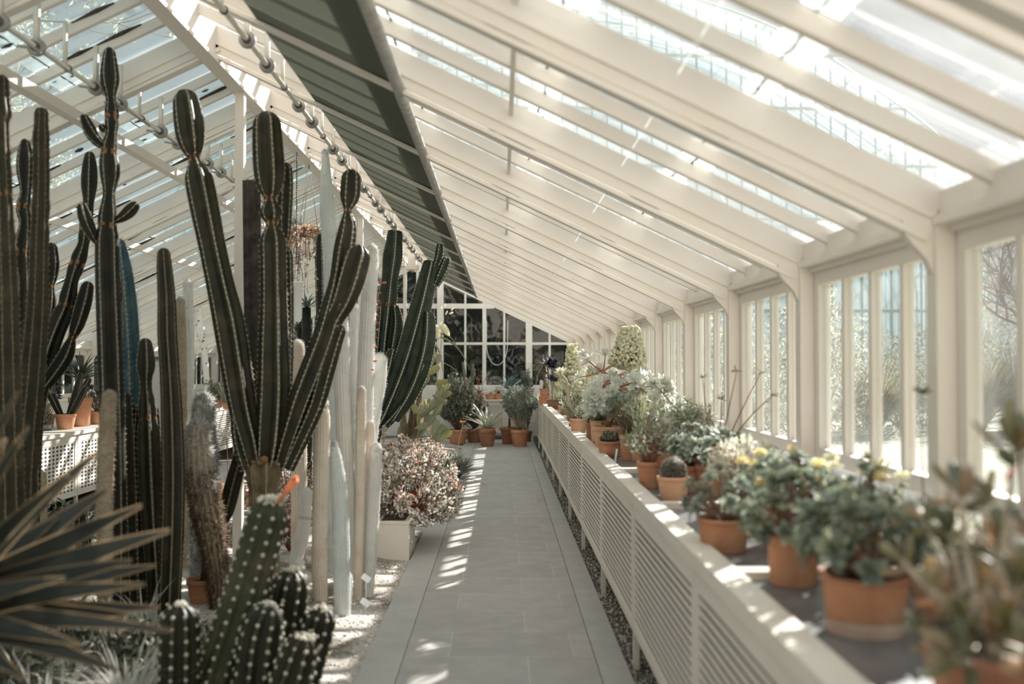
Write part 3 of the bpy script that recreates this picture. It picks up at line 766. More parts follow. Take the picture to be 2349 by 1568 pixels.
# big branching cactus in the middle of the bed
Ym = 5.8
t = thing('branching_cactus', base_of(px(Ym, [(612, 1400, 60)])), 'tall dark green cactus branching like a candelabra above a corky pale trunk', 'cactus')
tr = stem(t, px(Ym, [(612, 1395, 64), (608, 1250, 66), (606, 1130, 70), (606, 1070, 84), (606, 1045, 60)]), 7, .22, ('bark', 'crest', 'bark'), name='trunk', wob=.1)
for spec, js in (
    ([(588, 1075, 40), (575, 1010, 56), (558, 940, 64), (543, 850, 70), (525, 740, 72), (505, 650, 64), (486, 560, 62), (470, 480, 66), (456, 410, 64), (446, 366, 44), (437, 310, 66), (430, 255, 66), (422, 205, 50)], (9,)),
    ([(612, 1080, 50), (622, 1000, 72), (628, 900, 76), (628, 800, 70), (628, 700, 62), (627, 600, 60), (626, 555, 60), (624, 515, 44), (622, 490, 56), (620, 458, 46), (618, 400, 70), (614, 330, 70), (611, 255, 60)], (7, 9)),
    ([(640, 1070, 36), (665, 990, 46), (690, 915, 54), (715, 850, 56), (745, 770, 54), (765, 700, 52), (778, 640, 44), (790, 570, 48), (798, 520, 40), (797, 484, 28), (803, 445, 46), (806, 388, 40)], (9,)),
    ([(735, 800, 40), (765, 730, 48), (785, 690, 60), (802, 640, 70), (816, 590, 66), (824, 560, 48)], ()),
    ([(650, 1000, 30, 6.1), (656, 800, 34, 6.1), (655, 600, 34, 6.1), (652, 560, 26, 6.1), (652, 500, 34, 6.1), (655, 420, 34, 6.1), (655, 372, 26, 6.1)], (3,)),
    ([(570, 1075, 34), (552, 1000, 40), (548, 900, 40), (540, 800, 40), (530, 745, 34)], ()),
    ([(660, 1075, 30), (690, 1010, 34), (725, 930, 38), (748, 850, 40), (772, 770, 36), (785, 745, 30)], ())):
    so = stem(t, px(Ym, spec, False), 6, .34, ('green_olive', 'crest', 'joint'), js, seed=len(spec), name='branch', crest=.13)
    spines(t, so, .021, 5, .016, .0012, seed=2, puff=.0048)
m = MB(['joint', 'bark', 'crest'])
for k in range(26):
    c = P(606+R.uniform(-46, 46), 1068+R.uniform(-22, 30), Ym-.05+R.uniform(-.06, .1)); m.ball(c, R.uniform(.010, .028), R.randrange(3), 6, .8)
m.build('knot', t)['kind'] = 'stuff'
column('dead dark grey cactus column with a flat cut top, beside the cream post', 6.2, [(590, 1100, 40), (584, 900, 44), (580, 700, 42), (577, 415, 42)], ribs=8, depth=.22, mats=('darkwood', 'darkwood'), flat=True)
# jointed cacti on the left
column('tallest dark jointed cactus with short arms rising in front of the left roof', 5.6,
       [(262, 1200, 52), (258, 1000, 56), (252, 800, 56), (246, 620, 54), (246, 520, 50), (250, 447, 28), (252, 400, 44), (250, 350, 44), (256, 304, 26), (257, 270, 38), (254, 226, 22), (252, 185, 42), (251, 150, 38), (251, 108, 22)], ribs=5, depth=.5,
       arms=[([(242, 338, 14), (222, 322, 26), (204, 296, 30), (190, 262, 18)], ()), ([(262, 508, 12), (282, 497, 24), (300, 482, 30), (316, 464, 20)], ()), ([(222, 556, 14), (208, 530, 28), (194, 496, 30), (186, 466, 18)], ()), ([(243, 300, 8), (236, 296, 18), (232, 284, 14)], ())], joints=(5, 8, 10), jd=.15, sp=S_SMALL, crest=.12)
column('dark cactus chain of swollen joints leaning out to the left behind the tallest one', 6.6,
       [(70, 1050, 50), (84, 900, 52), (120, 780, 46), (152, 700, 44), (166, 640, 30), (178, 605, 42), (192, 560, 26), (196, 530, 34), (203, 470, 24), (205, 425, 36), (206, 385, 34), (206, 347, 18)], ribs=5, depth=.5, joints=(4, 6, 8), jd=.2,
       mats=('black_green', 'crest', 'joint'), arms=[([(84, 905, 26), (120, 860, 34), (150, 815, 36), (165, 775, 24), (180, 735, 34), (193, 690, 36), (203, 645, 26)], (3,)), ([(96, 870, 30), (102, 760, 36), (108, 690, 40), (114, 655, 26), (118, 610, 34), (118, 556, 22)], (3,))], sp=S_SMALL, crest=.12)
column('dark cactus of stacked oval joints between the two rough columns', 5.9,
       [(48, 1100, 46), (50, 900, 48), (52, 760, 46), (55, 652, 28), (50, 580, 44), (57, 512, 26), (52, 478, 38), (58, 442, 24), (57, 390, 38), (57, 350, 34), (57, 318, 16)], ribs=5, depth=.5, joints=(3, 5, 7), jd=.2, mats=('black_green', 'crest', 'joint'), sp=S_SMALL, crest=.12)
BARKM = ('bark', 'crestdim', 'joint')
column('rough brown ribbed column at the far left edge', 4.7, [(28, 1300, 62), (22, 1000, 58), (16, 700, 52), (8, 450, 42), (2, 290, 38), (4, 262, 46), (2, 220, 40), (4, 172, 30)], ribs=8, depth=.22, mats=('green_olive', 'crestdim', 'joint'), joints=(4,), jd=.05, sp=dict(spacing=.02, k=4, L=.014, w=.0013, mats=('spinetan', 'puff')), wob=.08)
column('rough brown ribbed column with a gnarled lower trunk, second from the left edge', 5.1, [(52, 1200, 60), (62, 1000, 58), (75, 850, 56), (86, 700, 48), (90, 560, 42), (94, 430, 38), (94, 320, 36), (95, 246, 28)], ribs=8, depth=.22, mats=('green_olive', 'crestdim', 'joint'), sp=dict(spacing=.02, k=4, L=.013, w=.0013, mats=('spinetan', 'puff')), wob=.12)
column('blue-skinned cactus with long white spines', 6.1, [(300, 1150, 48), (298, 950, 52), (296, 820, 54), (290, 720, 56), (284, 640, 48), (278, 590, 38), (273, 548, 24)], ribs=6, depth=.3, mats=('blue', 'crest', 'joint'), sp=dict(spacing=.022, k=7, L=.03, w=.0009, mats=('hairwhite', 'puff'), puff=.004), crest=.12)
column('slim green jointed cactus in front of the blue one', 5.7, [(264, 1250, 40), (262, 1000, 44), (262, 890, 40), (263, 815, 26), (265, 765, 40), (267, 710, 26), (266, 670, 34), (264, 618, 20)], ribs=5, depth=.42, joints=(3, 5), jd=.15, mats=('green_olive', 'crest', 'joint'), sp=S_SMALL, crest=.12, jw=.035)
column('straight tall dark ribbed column with a pale lit edge, left of two white columns', 5.5, [(388, 1400, 50), (394, 1250, 52), (397, 1100, 52), (394, 950, 48), (389, 850, 44), (384, 770, 44), (382, 680, 40), (377, 610, 34), (375, 568, 26)], ribs=7, depth=.26, mats=('green_dark', 'crestdim', 'joint'), sp=dict(spacing=.02, k=4, L=.011, w=.0009, mats=('spinetan', 'puff')), crest=.14)
column('green jointed cactus with a rounded oval head and pale rib edges', 5.9, [(356, 1330, 40), (348, 1200, 48), (342, 1080, 54), (338, 960, 48), (334, 883, 26), (334, 835, 42), (333, 775, 26)], ribs=5, depth=.42, joints=(4,), jd=.15, mats=('green_olive', 'crest', 'joint'), sp=S_SMALL, crest=.14)
for lb, Y, spec, mt in (('dark slender stem in front of the foot of the blue cactus', 5.85, [(302, 1350, 32), (296, 1150, 38), (292, 1000, 36), (290, 900, 26)], 'black_green'),
    ('dark ribbed stem with a wavy pale edge beside the oval-headed cactus', 5.9, [(322, 1350, 34), (318, 1150, 34), (312, 1020, 32), (316, 930, 24)], 'green_dark'),
    ('thin dark stem low behind the tall straight column', 6.6, [(368, 1280, 30), (362, 1130, 32), (356, 1010, 26), (352, 930, 20)], 'green_dark'),
    ('short dark column standing in the shade left of the golden cactus', 6.9, [(196, 1330, 30), (190, 1230, 34), (184, 1150, 22)], 'black_green')):
    column(lb, Y, spec, ribs=6, depth=.35, mats=(mt, 'crestdim', 'joint'), sp=S_SMALL)
# white pair
WHT = dict(ribs=18, depth=.12, crest=.3)
def woolly(label, Y, spec, mats=('woolgrey', 'woolgrey', 'tan'), n=6500, L=.017, hm=('hairwhite',), w=.0013, arms=(), ribs=18, joints=(), **kw):
    pts = px(Y, spec); t = thing('woolly_cactus', base_of(pts), label, 'cactus')
    for i, s_ in enumerate([None]+list(arms)):
        so = stem(t, pts if i == 0 else px(Y, s_, False), ribs, .055, mats, joints if i == 0 else (), seed=hash_(label)+i, crest=.3, step=.02, jd=.1, **kw)
        hair(t, so, int(n*1.3) if i == 0 else n//3, L, w, hm, seed=hash_(label)+i)
    return t
woolly('taller of two slim white columns beside the straight dark column', 7.2, [(436, 1230, 28), (433, 1050, 28), (432, 900, 26), (432, 760, 25), (431, 643, 20)], n=3000)
woolly('shorter slim white-topped column with a brown lower stem, beside its taller twin', 7.0, [(420, 1240, 26), (418, 1050, 26), (416, 900, 25), (414, 760, 25), (413, 682, 20)], mats=('tan', 'tan', 'tan'), n=2200)
woolly('small white tipped column showing between two green jointed cacti', 6.8, [(366, 1150, 20), (362, 950, 24), (361, 830, 20)], n=1200)
t = woolly('golden spined column with a fuzzy yellow crown', 5.25, [(240, 1450, 30), (240, 1230, 32), (240, 1100, 34), (246, 980, 34), (252, 900, 26)], mats=('tan', 'spinetan' if False else 'tan', 'tan'), n=6500, L=.020, hm=('hairgold', 'spine'), w=.0014)
woolly('furry grey column standing upright behind the leaning furry one', 6.2, [(465, 1330, 48), (466, 1150, 56), (468, 1020, 56), (468, 908, 40)], n=8000, L=.038, hm=('hairgrey', 'hairwhite'), w=.0020)
t = thing('woolly_cactus', base_of(px(5.8, [(500, 1380, 40)])), 'furry grey-headed column leaning over with a shaggy brown lower half', 'cactus')
so = stem(t, px(5.8, [(506, 1390, 38), (496, 1290, 48), (480, 1200, 60), (462, 1110, 66), (454, 1030, 62), (453, 968, 42)]), 14, .12, ('tan', 'tan', 'tan'))
hair(t, so, 7000, .034, .0022, ('hairgrey', 'hairwhite'), z0=P(0, 1110, 5.8).z-.05); s2 = hair(t, so, 9000, .04, .0018, ('hairbrown',), z1=P(0, 1075, 5.8).z, seed=9)
t = thing('leaning_cactus', base_of(px(6.0, [(472, 1390, 30)])), 'thin dark green stem leaning right out of a terracotta pot in the bed', 'cactus')
for sp_, js in (([(474, 1385, 34), (482, 1330, 40), (500, 1260, 40), (516, 1195, 30), (530, 1130, 38), (548, 1060, 34), (556, 1010, 26)], (3,)), ([(470, 1340, 24), (482, 1280, 30), (498, 1220, 26), (506, 1180, 14)], ())):
    so = stem(t, px(6.0, sp_, False), 5, .4, ('green_dark', 'crestdim', 'joint'), js); spines(t, so, .02, 4, .012, .0009)
def potmesh(t, c, rt, h, mat='terra', rim=.2, taper=.72, bowl=False, name='pot', soilm='soil'):
    """flowerpot standing at c: rolled rim, tapering wall, soil inside"""
    rb = rt*taper; m = MB([mat]); rz = h*(1-rim)
    if bowl: prof = [(0, 0), (rb*.9, 0), (rb, .004), (rt*.88, h*.3), (rt*.97, h*.62), (rt*.98, h*.86), (rt*1.05, h*.88), (rt*1.05, h*.99), (rt*1.02, h), (rt*.93, h), (rt*.92, h*.8)]
    else: prof = [(0, 0), (rb*.96, 0), (rb, .004), (rt*.93, rz-.003), (rt*.935, rz), (rt*1.0, rz+.002), (rt*1.01, h-.004), (rt*.99, h), (rt*.91, h), (rt*.89, rz)]
    m.lathe(c, prof, 28); m.lathe(c, [(rt*.89, rz*.98), (rt*.6, h*.4), (0, h*.4)], 28)
    o = m.build(name, t)
    s_ = MB([soilm]); zt = h*(.88 if not bowl else .84)
    s_.lathe(c, [(rt*.90, zt-.006), (rt*.7, zt), (rt*.3, zt+.004), (0.001, zt+.006)], 20); s_.build('soil', t)
    return V((c[0], c[1], c[2]+zt))
c = px(6.0, [(467, 1375, 60)])[0]; potmesh(t, (c[0], c[1], bedz(c[0], c[1])-.03), .10, .17)

# white woolly group by the path
WG = ('woolgrey', 'woolgrey', 'tan'); WP = ('woolpeach', 'woolpeach', 'tan'); WB = ('woolblue', 'woolblue', 'tan')
woolly('brownish woolly column with a round bulb on its top', 6.05, [(736, 1378, 32), (733, 1300, 36), (735, 1180, 36), (737, 1050, 38), (738, 990, 38), (739, 950, 36), (739, 938, 30), (739, 925, 30), (738, 912, 24)], WP, 3200, .012, joints=(6,))
woolly('blue-grey woolly column tapering to a point, nearest the path gravel', 5.75, [(786, 1418, 34), (784, 1330, 38), (782, 1220, 38), (778, 1120, 34), (770, 1050, 26), (766, 1015, 12)], WB, 3200, .012)
woolly('long pale grey column rising behind the pointed blue-grey one', 6.5, [(800, 1300, 34), (796, 1150, 38), (790, 1000, 38), (785, 880, 38), (783, 780, 36), (780, 690, 30)], WG, 3600)
woolly('broad whitish column low between the green branches and the bulb-topped one', 7.0, [(768, 1200, 38), (766, 1000, 44), (762, 860, 40), (766, 780, 30)], WG, 2600)
t = woolly('tallest snow-white column with small red flowers along its right side', 6.5, [(838, 1330, 30), (836, 1150, 34), (836, 1000, 38), (838, 880, 38), (842, 760, 37), (848, 660, 34), (852, 600, 33), (853, 562, 26)], ('woolgrey', 'woolgrey', 'tan'), 5600)
for i, (x, y, L) in enumerate([(868, 649, .045), (868, 672, .012), (866, 690, .010), (866, 705, .012), (862, 725, .008), (863, 741, .010), (862, 756, .010), (860, 774, .007), (858, 796, .012), (856, 828, .02), (852, 848, .01)]):
    m = MB(['red']); p = P(x, y, 6.42); d = V((1, -.2, .05)).normalized()
    m.tube([p, p+d*L*.5, p+d*L*.9, p+d*L*1.15], [.004, .0055, .006, .003], 8)
    for q in range(5):
        a = 2*PI*q/5; m.leaf4(p+d*L*.9, (d+V((0, math.cos(a), math.sin(a)))*.5).normalized(), V((0, -math.sin(a), math.cos(a))), .012, .006)
    m.build('flower', t)
woolly('thin peach-coloured column with a blunt tip', 6.15, [(820, 1375, 20), (822, 1300, 20), (826, 1150, 20), (829, 1000, 20), (830, 887, 17)], WP, 1800, .009)
woolly('club-headed white column leaning right against the dark green cactus', 6.7, [(836, 1260, 26), (844, 1110, 26), (852, 1000, 28), (858, 940, 34), (866, 870, 40), (872, 810, 32)], WG, 3200)
woolly('pale stout column with a smooth rounded head, closest to the planter box', 6.25, [(842, 1372, 26), (848, 1290, 30), (854, 1180, 32), (860, 1080, 32), (864, 1018, 24)], WG, 3200, .013)
woolly('small brown stub of a column between two white ones', 6.35, [(846, 1180, 18), (848, 1080, 22), (849, 1020, 24), (850, 965, 18)], WP, 900, .009)
woolly('tall grey spindle-shaped column standing highest behind the lit cactus branch', 6.9, [(764, 1050, 26), (760, 850, 26), (757, 700, 28), (755, 580, 30), (751, 480, 34), (748, 410, 26), (746, 345, 12)], WB, 3600)
woolly('white column hidden behind the right-hand green branch', 6.9, [(818, 1150, 28), (818, 950, 28), (816, 800, 28), (815, 700, 26)], WG, 2400)
woolly('white column deep between the green branches', 7.0, [(686, 1150, 36), (684, 1000, 38), (682, 880, 38), (682, 780, 30)], WP, 2600)
woolly('small curved club cactus bending up from a grey trunk', 6.6, [(678, 1292, 28), (690, 1240, 32), (700, 1190, 30), (702, 1160, 24), (703, 1140, 30), (704, 1118, 20)], WG, 1400, .008, joints=(3,))
for k, (a, b, w, lb) in enumerate(((800, 1318, 16, 'small white pup beside the foot of the pointed column'), (826, 1395, 18, 'tiny white pup at the path edge of the bed'), (790, 1290, 14, 'little white offset with a curled head'))):
    woolly(lb, 5.9, [(a, b+60, w), (a+1, b+20, w), (a, b, w*.8)], WG, 500, .01)
# spiny clump in front
SP = dict(spacing=.034, k=9, L=.016, w=.0010, mats=('spine', 'puff'), puff=.0085, out=.35)
t = thing('spiny_cactus', base_of(px(4.0, [(560, 1600, 60)])), 'thick leaning spiny cactus with a woolly white crown and an orange flower', 'cactus')
so = stem(t, px(4.0, [(470, 1660, 110), (505, 1540, 108), (540, 1430, 102), (572, 1330, 98), (598, 1240, 94), (615, 1180, 90), (622, 1142, 70)]), 9, .2, ('green_mid', 'green_mid'), crest=.2); spines(t, so, **SP)
m = MB(['puff']); tp = so[1][-1][0]
for k in range(60): m.ball(tp+V((R.gauss(0, .03), R.gauss(0, .03), R.uniform(-.018, .006))), R.uniform(.006, .012), 0, 5)
m.build('woolly_crown', t)
m = MB(['orange', 'joint']); a = P(636, 1155, 3.95); b = P(676, 1100, 3.85)
m.tube([a, a.lerp(b, .35), a.lerp(b, .7), b], [.006, .009, .013, .017], 9, 0)
d = (b-a).normalized()
for q in range(12):
    e = (d+rdir()*.35).normalized(); m.blade(b-d*.012, e, perp(e), .036, .013, .1, 3, None, .2, 0)
m.build('flower', t)
for lb, spec, Yq in (('spiny green cactus of the front clump directly below the leaning one', [(575, 1660, 95), (588, 1540, 100), (600, 1450, 96), (618, 1385, 80)], 3.85),
    ('upright spiny cactus at the back of the front clump beside the white columns', [(618, 1660, 90), (640, 1520, 100), (655, 1400, 96), (665, 1345, 86), (670, 1305, 66)], 4.15),
    ('small spiny head at the right end of the front clump', [(655, 1680, 84), (690, 1560, 90), (718, 1470, 84), (735, 1420, 74), (740, 1392, 54)], 4.05),
    ('low spiny cactus in the front of the clump', [(640, 1690, 92), (655, 1600, 100), (680, 1520, 90), (700, 1455, 70)], 3.75),
    ('lone spiny cactus with a pale tuft, left of the front clump', [(408, 1690, 86), (410, 1580, 94), (412, 1480, 92), (412, 1420, 84), (412, 1385, 60)], 3.9),
    ('half-hidden spiny cactus with tan scars behind the front clump', [(520, 1660, 90), (530, 1560, 92), (545, 1480, 86), (560, 1420, 60)], 4.25)):
    pp = px(Yq, spec); t = thing('spiny_cactus', base_of(pp), lb, 'cactus')
    so = stem(t, pp, 9, .2, ('green_dark', 'green_mid'), crest=.2, seed=hash_(lb)); spines(t, so, seed=hash_(lb), **SP)
    m = MB(['puff']); tp = so[1][-1][0]
    for k in range(30): m.ball(tp+V((R.gauss(0, .02), R.gauss(0, .02), R.uniform(-.012, .005))), R.uniform(.005, .009), 0, 5)
    m.build('woolly_crown', t)

# tall blue-green columns near the far end of the bed
EU = dict(ribs=5, depth=.48, mats=('green_euph', 'creststone', 'joint'), sp=dict(spacing=.03, k=3, L=.010, w=.0011, mats=('spinetan', 'puff'), puff=.007), crest=.10)
column('broad blue-green ribbed cactus with upright lobes, left of the leaning one', 10.2, [(840, 1000, 50), (858, 930, 52), (870, 850, 54), (878, 770, 52), (886, 700, 50), (893, 640, 40), (899, 590, 48), (903, 555, 40), (905, 527, 34)], arms=[([(850, 980, 30), (880, 880, 38), (900, 800, 40), (908, 740, 34), (904, 700, 20)], ()), ([(850, 940, 34), (862, 820, 38), (872, 700, 36)], ())], joints=(5,), jd=.1, flat=False, tip=.3, **EU)
column('big blue-green cactus leaning toward the path, small shoots on its top', 9.8, [(850, 1010, 44), (880, 950, 50), (910, 880, 54), (935, 810, 54), (955, 740, 54), (968, 690, 50), (980, 640, 44), (990, 597, 36)],
       arms=[([(1000, 655, 16), (1012, 630, 24), (1022, 605, 24), (1026, 590, 18)], ()), ([(998, 610, 12), (1006, 590, 20), (1009, 572, 20), (1010, 558, 14)], ()), ([(900, 960, 34), (935, 900, 48), (958, 840, 56), (972, 780, 54), (976, 730, 44), (976, 712, 32)], ()), ([(860, 990, 30), (905, 940, 38), (940, 890, 38), (970, 830, 34)], ()), ([(850, 1000, 36), (868, 930, 44), (892, 860, 46), (905, 800, 30)], ())], tip=.45, **EU)
column('short dark column rising behind the grey spindle', 9.0, [(742, 900, 24), (738, 750, 26), (736, 620, 26), (735, 560, 22), (736, 535, 16)], ribs=6, depth=.3, mats=('black_green', 'crestdim', 'joint'), sp=S_SMALL)

# ------------------------------------------------------------------ leafy plants
def spat(t): return min(1, .25+.95*math.sin(PI*min(1, t*.92)**1.6)) if t < .98 else .25
def rosette(m, c, up, r, n, W, mi=0, rng=R, fl=False, T=.12, cup=.5):
    up = up.normalized(); x = perp(up); y = up.cross(x)
    for k in range(n):
        a = k*2.39996; f = (k+1)/n; el = (1-f)*1.2+.12*cup
        d = ((x*math.cos(a)+y*math.sin(a))*math.cos(el)+up*math.sin(el)).normalized()
        nn = (up-d*up.dot(d)).normalized() if abs(up.dot(d)) < .98 else x
        L = r*(.45+.55*f)*rng.uniform(.9, 1.1)
        if fl: m.fleshy(c, d, nn, L, L*W, L*T, -.3*cup, 4, None, mi, 5)
        else: m.blade(c, d, nn, L, L*W, -.25*cup, 3, spat, .12, mi)
def domedir(el0, rng=R):
    a = rng.uniform(0, 2*PI); z = rng.uniform(el0, 1); s = math.sqrt(1-z*z); return V((s*math.cos(a), s*math.sin(a), z))
def twig(m, a, b, r, sag=.2, mi=0, rng=R, n=5):
    mid = a.lerp(b, .5)+V((rng.uniform(-1, 1), rng.uniform(-1, 1), rng.uniform(-.3, 1)))*(b-a).length*sag*.5
    pts = [a*(1-t)**2+mid*2*t*(1-t)+b*t*t for t in [i/n for i in range(n+1)]]
    m.tube(pts, [r*(1-.6*i/n) for i in range(n+1)], 5, mi); return pts
def p_aeonium(t, b, h, w, n, rr, leaf='lf_grey', W=.42, stemm='twig', nl=13, seed=1, el=-.1, flow=None, thick=False):
    g = random.Random(seed); ms = MB([stemm]); ml = MB([leaf]) ; 
    for k in range(n):
        d = domedir(el, g); tip = b+V((d.x*w, d.y*w, h*.42+d.z*h*.5))*(1 if k % 3 else .8)
        twig(ms, b+V((g.uniform(-.02, .02), g.uniform(-.02, .02), 0)), tip, .006, .25, 0, g)
        rosette(ml, tip, (d+V((0, 0, .5))+rdir(g)*.3), rr*g.uniform(.75, 1.15), nl, W, 0, g, thick)
    ms.build('stems', t); ml.build('leaves', t)
    if flow:
        for k in range(flow[1]):
            d = domedir(.2, g); tip = b+V((d.x*w*1.05, d.y*w*1.05, h*.5+d.z*h*.62)); m = MB([flow[0], stemm])
            twig(m, tip-V((0, 0, h*.25)), tip, .002, .1, 1, g)
            for q in range(26):
                e = domedir(-.2, g); m.leaf4(tip+e*.006, e, perp(e), .016*flow[2], .008*flow[2], 0)
            m.build('flower', t)
def p_bush(t, b, h, w, n, lf, L=.03, W=.015, per=10, stemm='twig', seed=1, el=0, low=.35, br=.004, span=.55):
    g = random.Random(seed); ms = MB([stemm]); ml = MB(list(lf))
    for k in range(n):
        d = domedir(el, g); s_ = g.uniform(.6, 1)
        tip = b+V((d.x*w*s_, d.y*w*s_, h*low+d.z*h*(1-low)*s_))
        pts = twig(ms, b+V((g.uniform(-.015, .015), g.uniform(-.015, .015), 0)), tip, br, .25, 0, g)
        for q in range(per):
            f = 1-span*g.random()**1.3; i = min(len(pts)-2, int(f*(len(pts)-1))); c = pts[i].lerp(pts[i+1], f*(len(pts)-1)-i)
            e = (rdir(g)+d*.5+V((0, 0, .2))).normalized(); ml.leaf4(c, e, perp(e), L*g.uniform(.6, 1.2), W*g.uniform(.7, 1.2), g.randrange(len(lf)))
    ms.build('stems', t); ml.build('leaves', t)
def p_aloe(t, b, L, n, lf='lf_green', W=.12, curve=.7, up=.25, seed=1, trunk=0, T=.25, cone=1.2, edge=None, thick=True, k_seg=6, tr_mat='twig'):
    g = random.Random(seed); m = MB([lf]+([edge] if edge else []))
    if trunk:
        ms = MB([tr_mat]); ms.tube([b, b+V((.01, 0, trunk*.5)), b+V((0, 0, trunk))], [.022, .018, .02], 8); ms.build('trunk', t); b = b+V((0, 0, trunk))
    for k in range(n):
        a = k*2.39996+g.uniform(-.2, .2); f = k/n; el = (1-f)*cone+up*g.uniform(.6, 1.3)-.1
        d = V((math.cos(a)*math.cos(el), math.sin(a)*math.cos(el), math.sin(el))); nn = V((-math.cos(a)*math.sin(el), -math.sin(a)*math.sin(el), math.cos(el)))
        l = L*(.7+.3*f)*g.uniform(.85, 1.1)
        pr = lambda q: max(.05, (1-q)**.75)*min(1, .8+q)
        if thick: m.fleshy(b, d, nn, l, l*W, l*W*T, curve*g.uniform(.4, 1.3), k_seg, pr, 0, 5)
        else: m.blade(b, d, nn, l, l*W, curve*g.uniform(.4, 1.3), k_seg, lambda q: max(.04, (1-q)**.6)*min(1, .6+q*2), .2, 0, 1 if edge else None)
    m.build('leaves', t)
def p_grass(t, b, h, n, lf='lf_grass', w=.004, curve=1.0, spread=.8, seed=1):
    g = random.Random(seed); m = MB([lf])
    for k in range(n):
        d = (V((g.gauss(0, spread*.5), g.gauss(0, spread*.5), 1))).normalized(); nn = (V((0, 0, 1))-d*d.z)
        nn = nn.normalized() if nn.length > .05 else V((1, 0, 0))
        m.blade(b+V((g.gauss(0, .02), g.gauss(0, .02), 0)), d, nn, h*g.uniform(.6, 1.1), w, curve*g.uniform(.3, 1.2), 5, None, .1)
    m.build('leaves', t)
def p_ball(t, b, r, hm=('hairwhite', 'spine'), sq=1.0, mat='green_dark', n=2600, L=.012):
    so = stem(t, [(b.x, b.y, b.z-.01, r*.8), (b.x, b.y, b.z+r*.5, r*.98), (b.x, b.y, b.z+r*sq*1.1, r), (b.x, b.y, b.z+r*2*sq, r)], 16, .14, (mat, 'crestdim'), step=.008, name='body', tip=.95)
    hair(t, so, n, L, .0006, hm, down=-.1)
def p_columns(t, b, h, r, n, mat='green_mid', ribs=6, seed=1, wool=False, lean=.15):
    g = random.Random(seed)
    for k in range(n):
        a = g.uniform(0, 2*PI); o = r*(1.2 if n > 1 else 0); hh = h*g.uniform(.6, 1)
        if k == 0: hh = h
        p0 = b+V((math.cos(a)*o, math.sin(a)*o, -.01)); p1 = p0+V((math.cos(a)*lean*hh, math.sin(a)*lean*hh, hh))
        so = stem(t, [(*p0, r*.8), (*p0.lerp(p1, .5), r), (*p1, r*.8)], 14 if wool else ribs, .12 if wool else .35, ('woolgrey' if wool else mat, 'woolgrey' if wool else 'crest'), seed=seed+k)
        if wool: hair(t, so, 700, .010, .0007)
        else: spines(t, so, .018, 4, .010, .0008)
def p_spike(t, b, h, r, mat='cream_fl', stemm='twigpale', cone=.5, n=220, name='flower_spike', s=.014, lean=(0, 0), bare=.5):
    """upright flower head: bare stalk below, florets above"""
    m = MB([mat, stemm]); tp = b+V((lean[0], lean[1], h)); pts = twig(m, b, tp, .006, .08, 1, R, 8)
    for k in range(n):
        f = bare+(1-bare)*R.random(); i = min(len(pts)-2, int(f*(len(pts)-1))); c = pts[i].lerp(pts[i+1], f*(len(pts)-1)-i)
        u = (f-bare)/(1-bare); rr = r*(1-u*cone)*min(1, .35+u*4)*R.uniform(.6, 1); a = R.uniform(0, 2*PI); c2 = c+V((math.cos(a)*rr, math.sin(a)*rr, R.uniform(-.01, .01)))
        if k % 6 == 0: m.tube([c, c.lerp(c2, .5)+V((0, 0, -.005)), c2], .0012, 3, 1)
        m.ball(c2, s*R.uniform(.5, 1), 0, 5, .8)
    m.build(name, t)
def potted(label, pxx, pyb, wpx, hpx, kind, kw, name='potted_plant', catg='potted plant', mat='terra', bowl=False, taper=.74, surf=BS, rim=.2, dY=0, group=None, Y=None, lift=0):
    """a flowerpot whose base centre shows at pxx, pyb and stands on the surface at height surf"""
    if Y is None:
        lo, hi = .5, 30
        for _ in range(40):
            md = (lo+hi)/2; q = P(pxx, pyb, md)
            if q.z > surf: lo = md
            else: hi = md
        Y = lo
    p = P(pxx, pyb, Y); Y2 = Y+dY
    c = V((p.x, Y2, surf+lift)); r = wpx*.5*Y/F; h = hpx*Y/F
    t = thing(name, (c.x, c.y, c.z), label, catg, group)
    b = potmesh(t, c, r, h, mat, rim, taper, bowl)
    b = b-V((0, 0, .004))
    for fn, k2 in (kind if isinstance(kind, list) else [(kind, kw)]): fn(t, b, **k2)
    return t

# planter box and the bed's bushes
t = thing('planter_box', (-.80, 7.55, .0), 'low cream rendered planter box at the foot of the white-leaved bush', 'planter box')
m = MB(['cream']); bx0, bx1, by0, by1, bz = -.93, -.685, 7.42, 7.95, .255
m.box(bx0, bx1, by0, by1, -.02, bz-.0); m.build('box', t, False)
m = MB(['cream']); 
for a in ((bx0-.005, bx1+.005, by0-.005, by0+.035), (bx0-.005, bx1+.005, by1-.03, by1+.005), (bx0-.005, bx0+.03, by0+.035, by1-.03), (bx1-.03, bx1+.005, by0+.035, by1-.03)): m.box(*a, bz, bz+.02)
m.build('rim', t, False)
m = MB(['soil']); m.box(bx0+.03, bx1-.03, by0+.03, by1-.03, bz, bz+.012); m.build('soil', t, False)
t = thing('flowering_bush', (-.72, 8.3, .03), 'dense bush of small white-edged leaves and orange flowers spilling over the path edge', 'bush')
g = random.Random(5); ms = MB(['twigred']); ml = MB(['white_lf', 'bushdark']); mo = MB(['orange'])
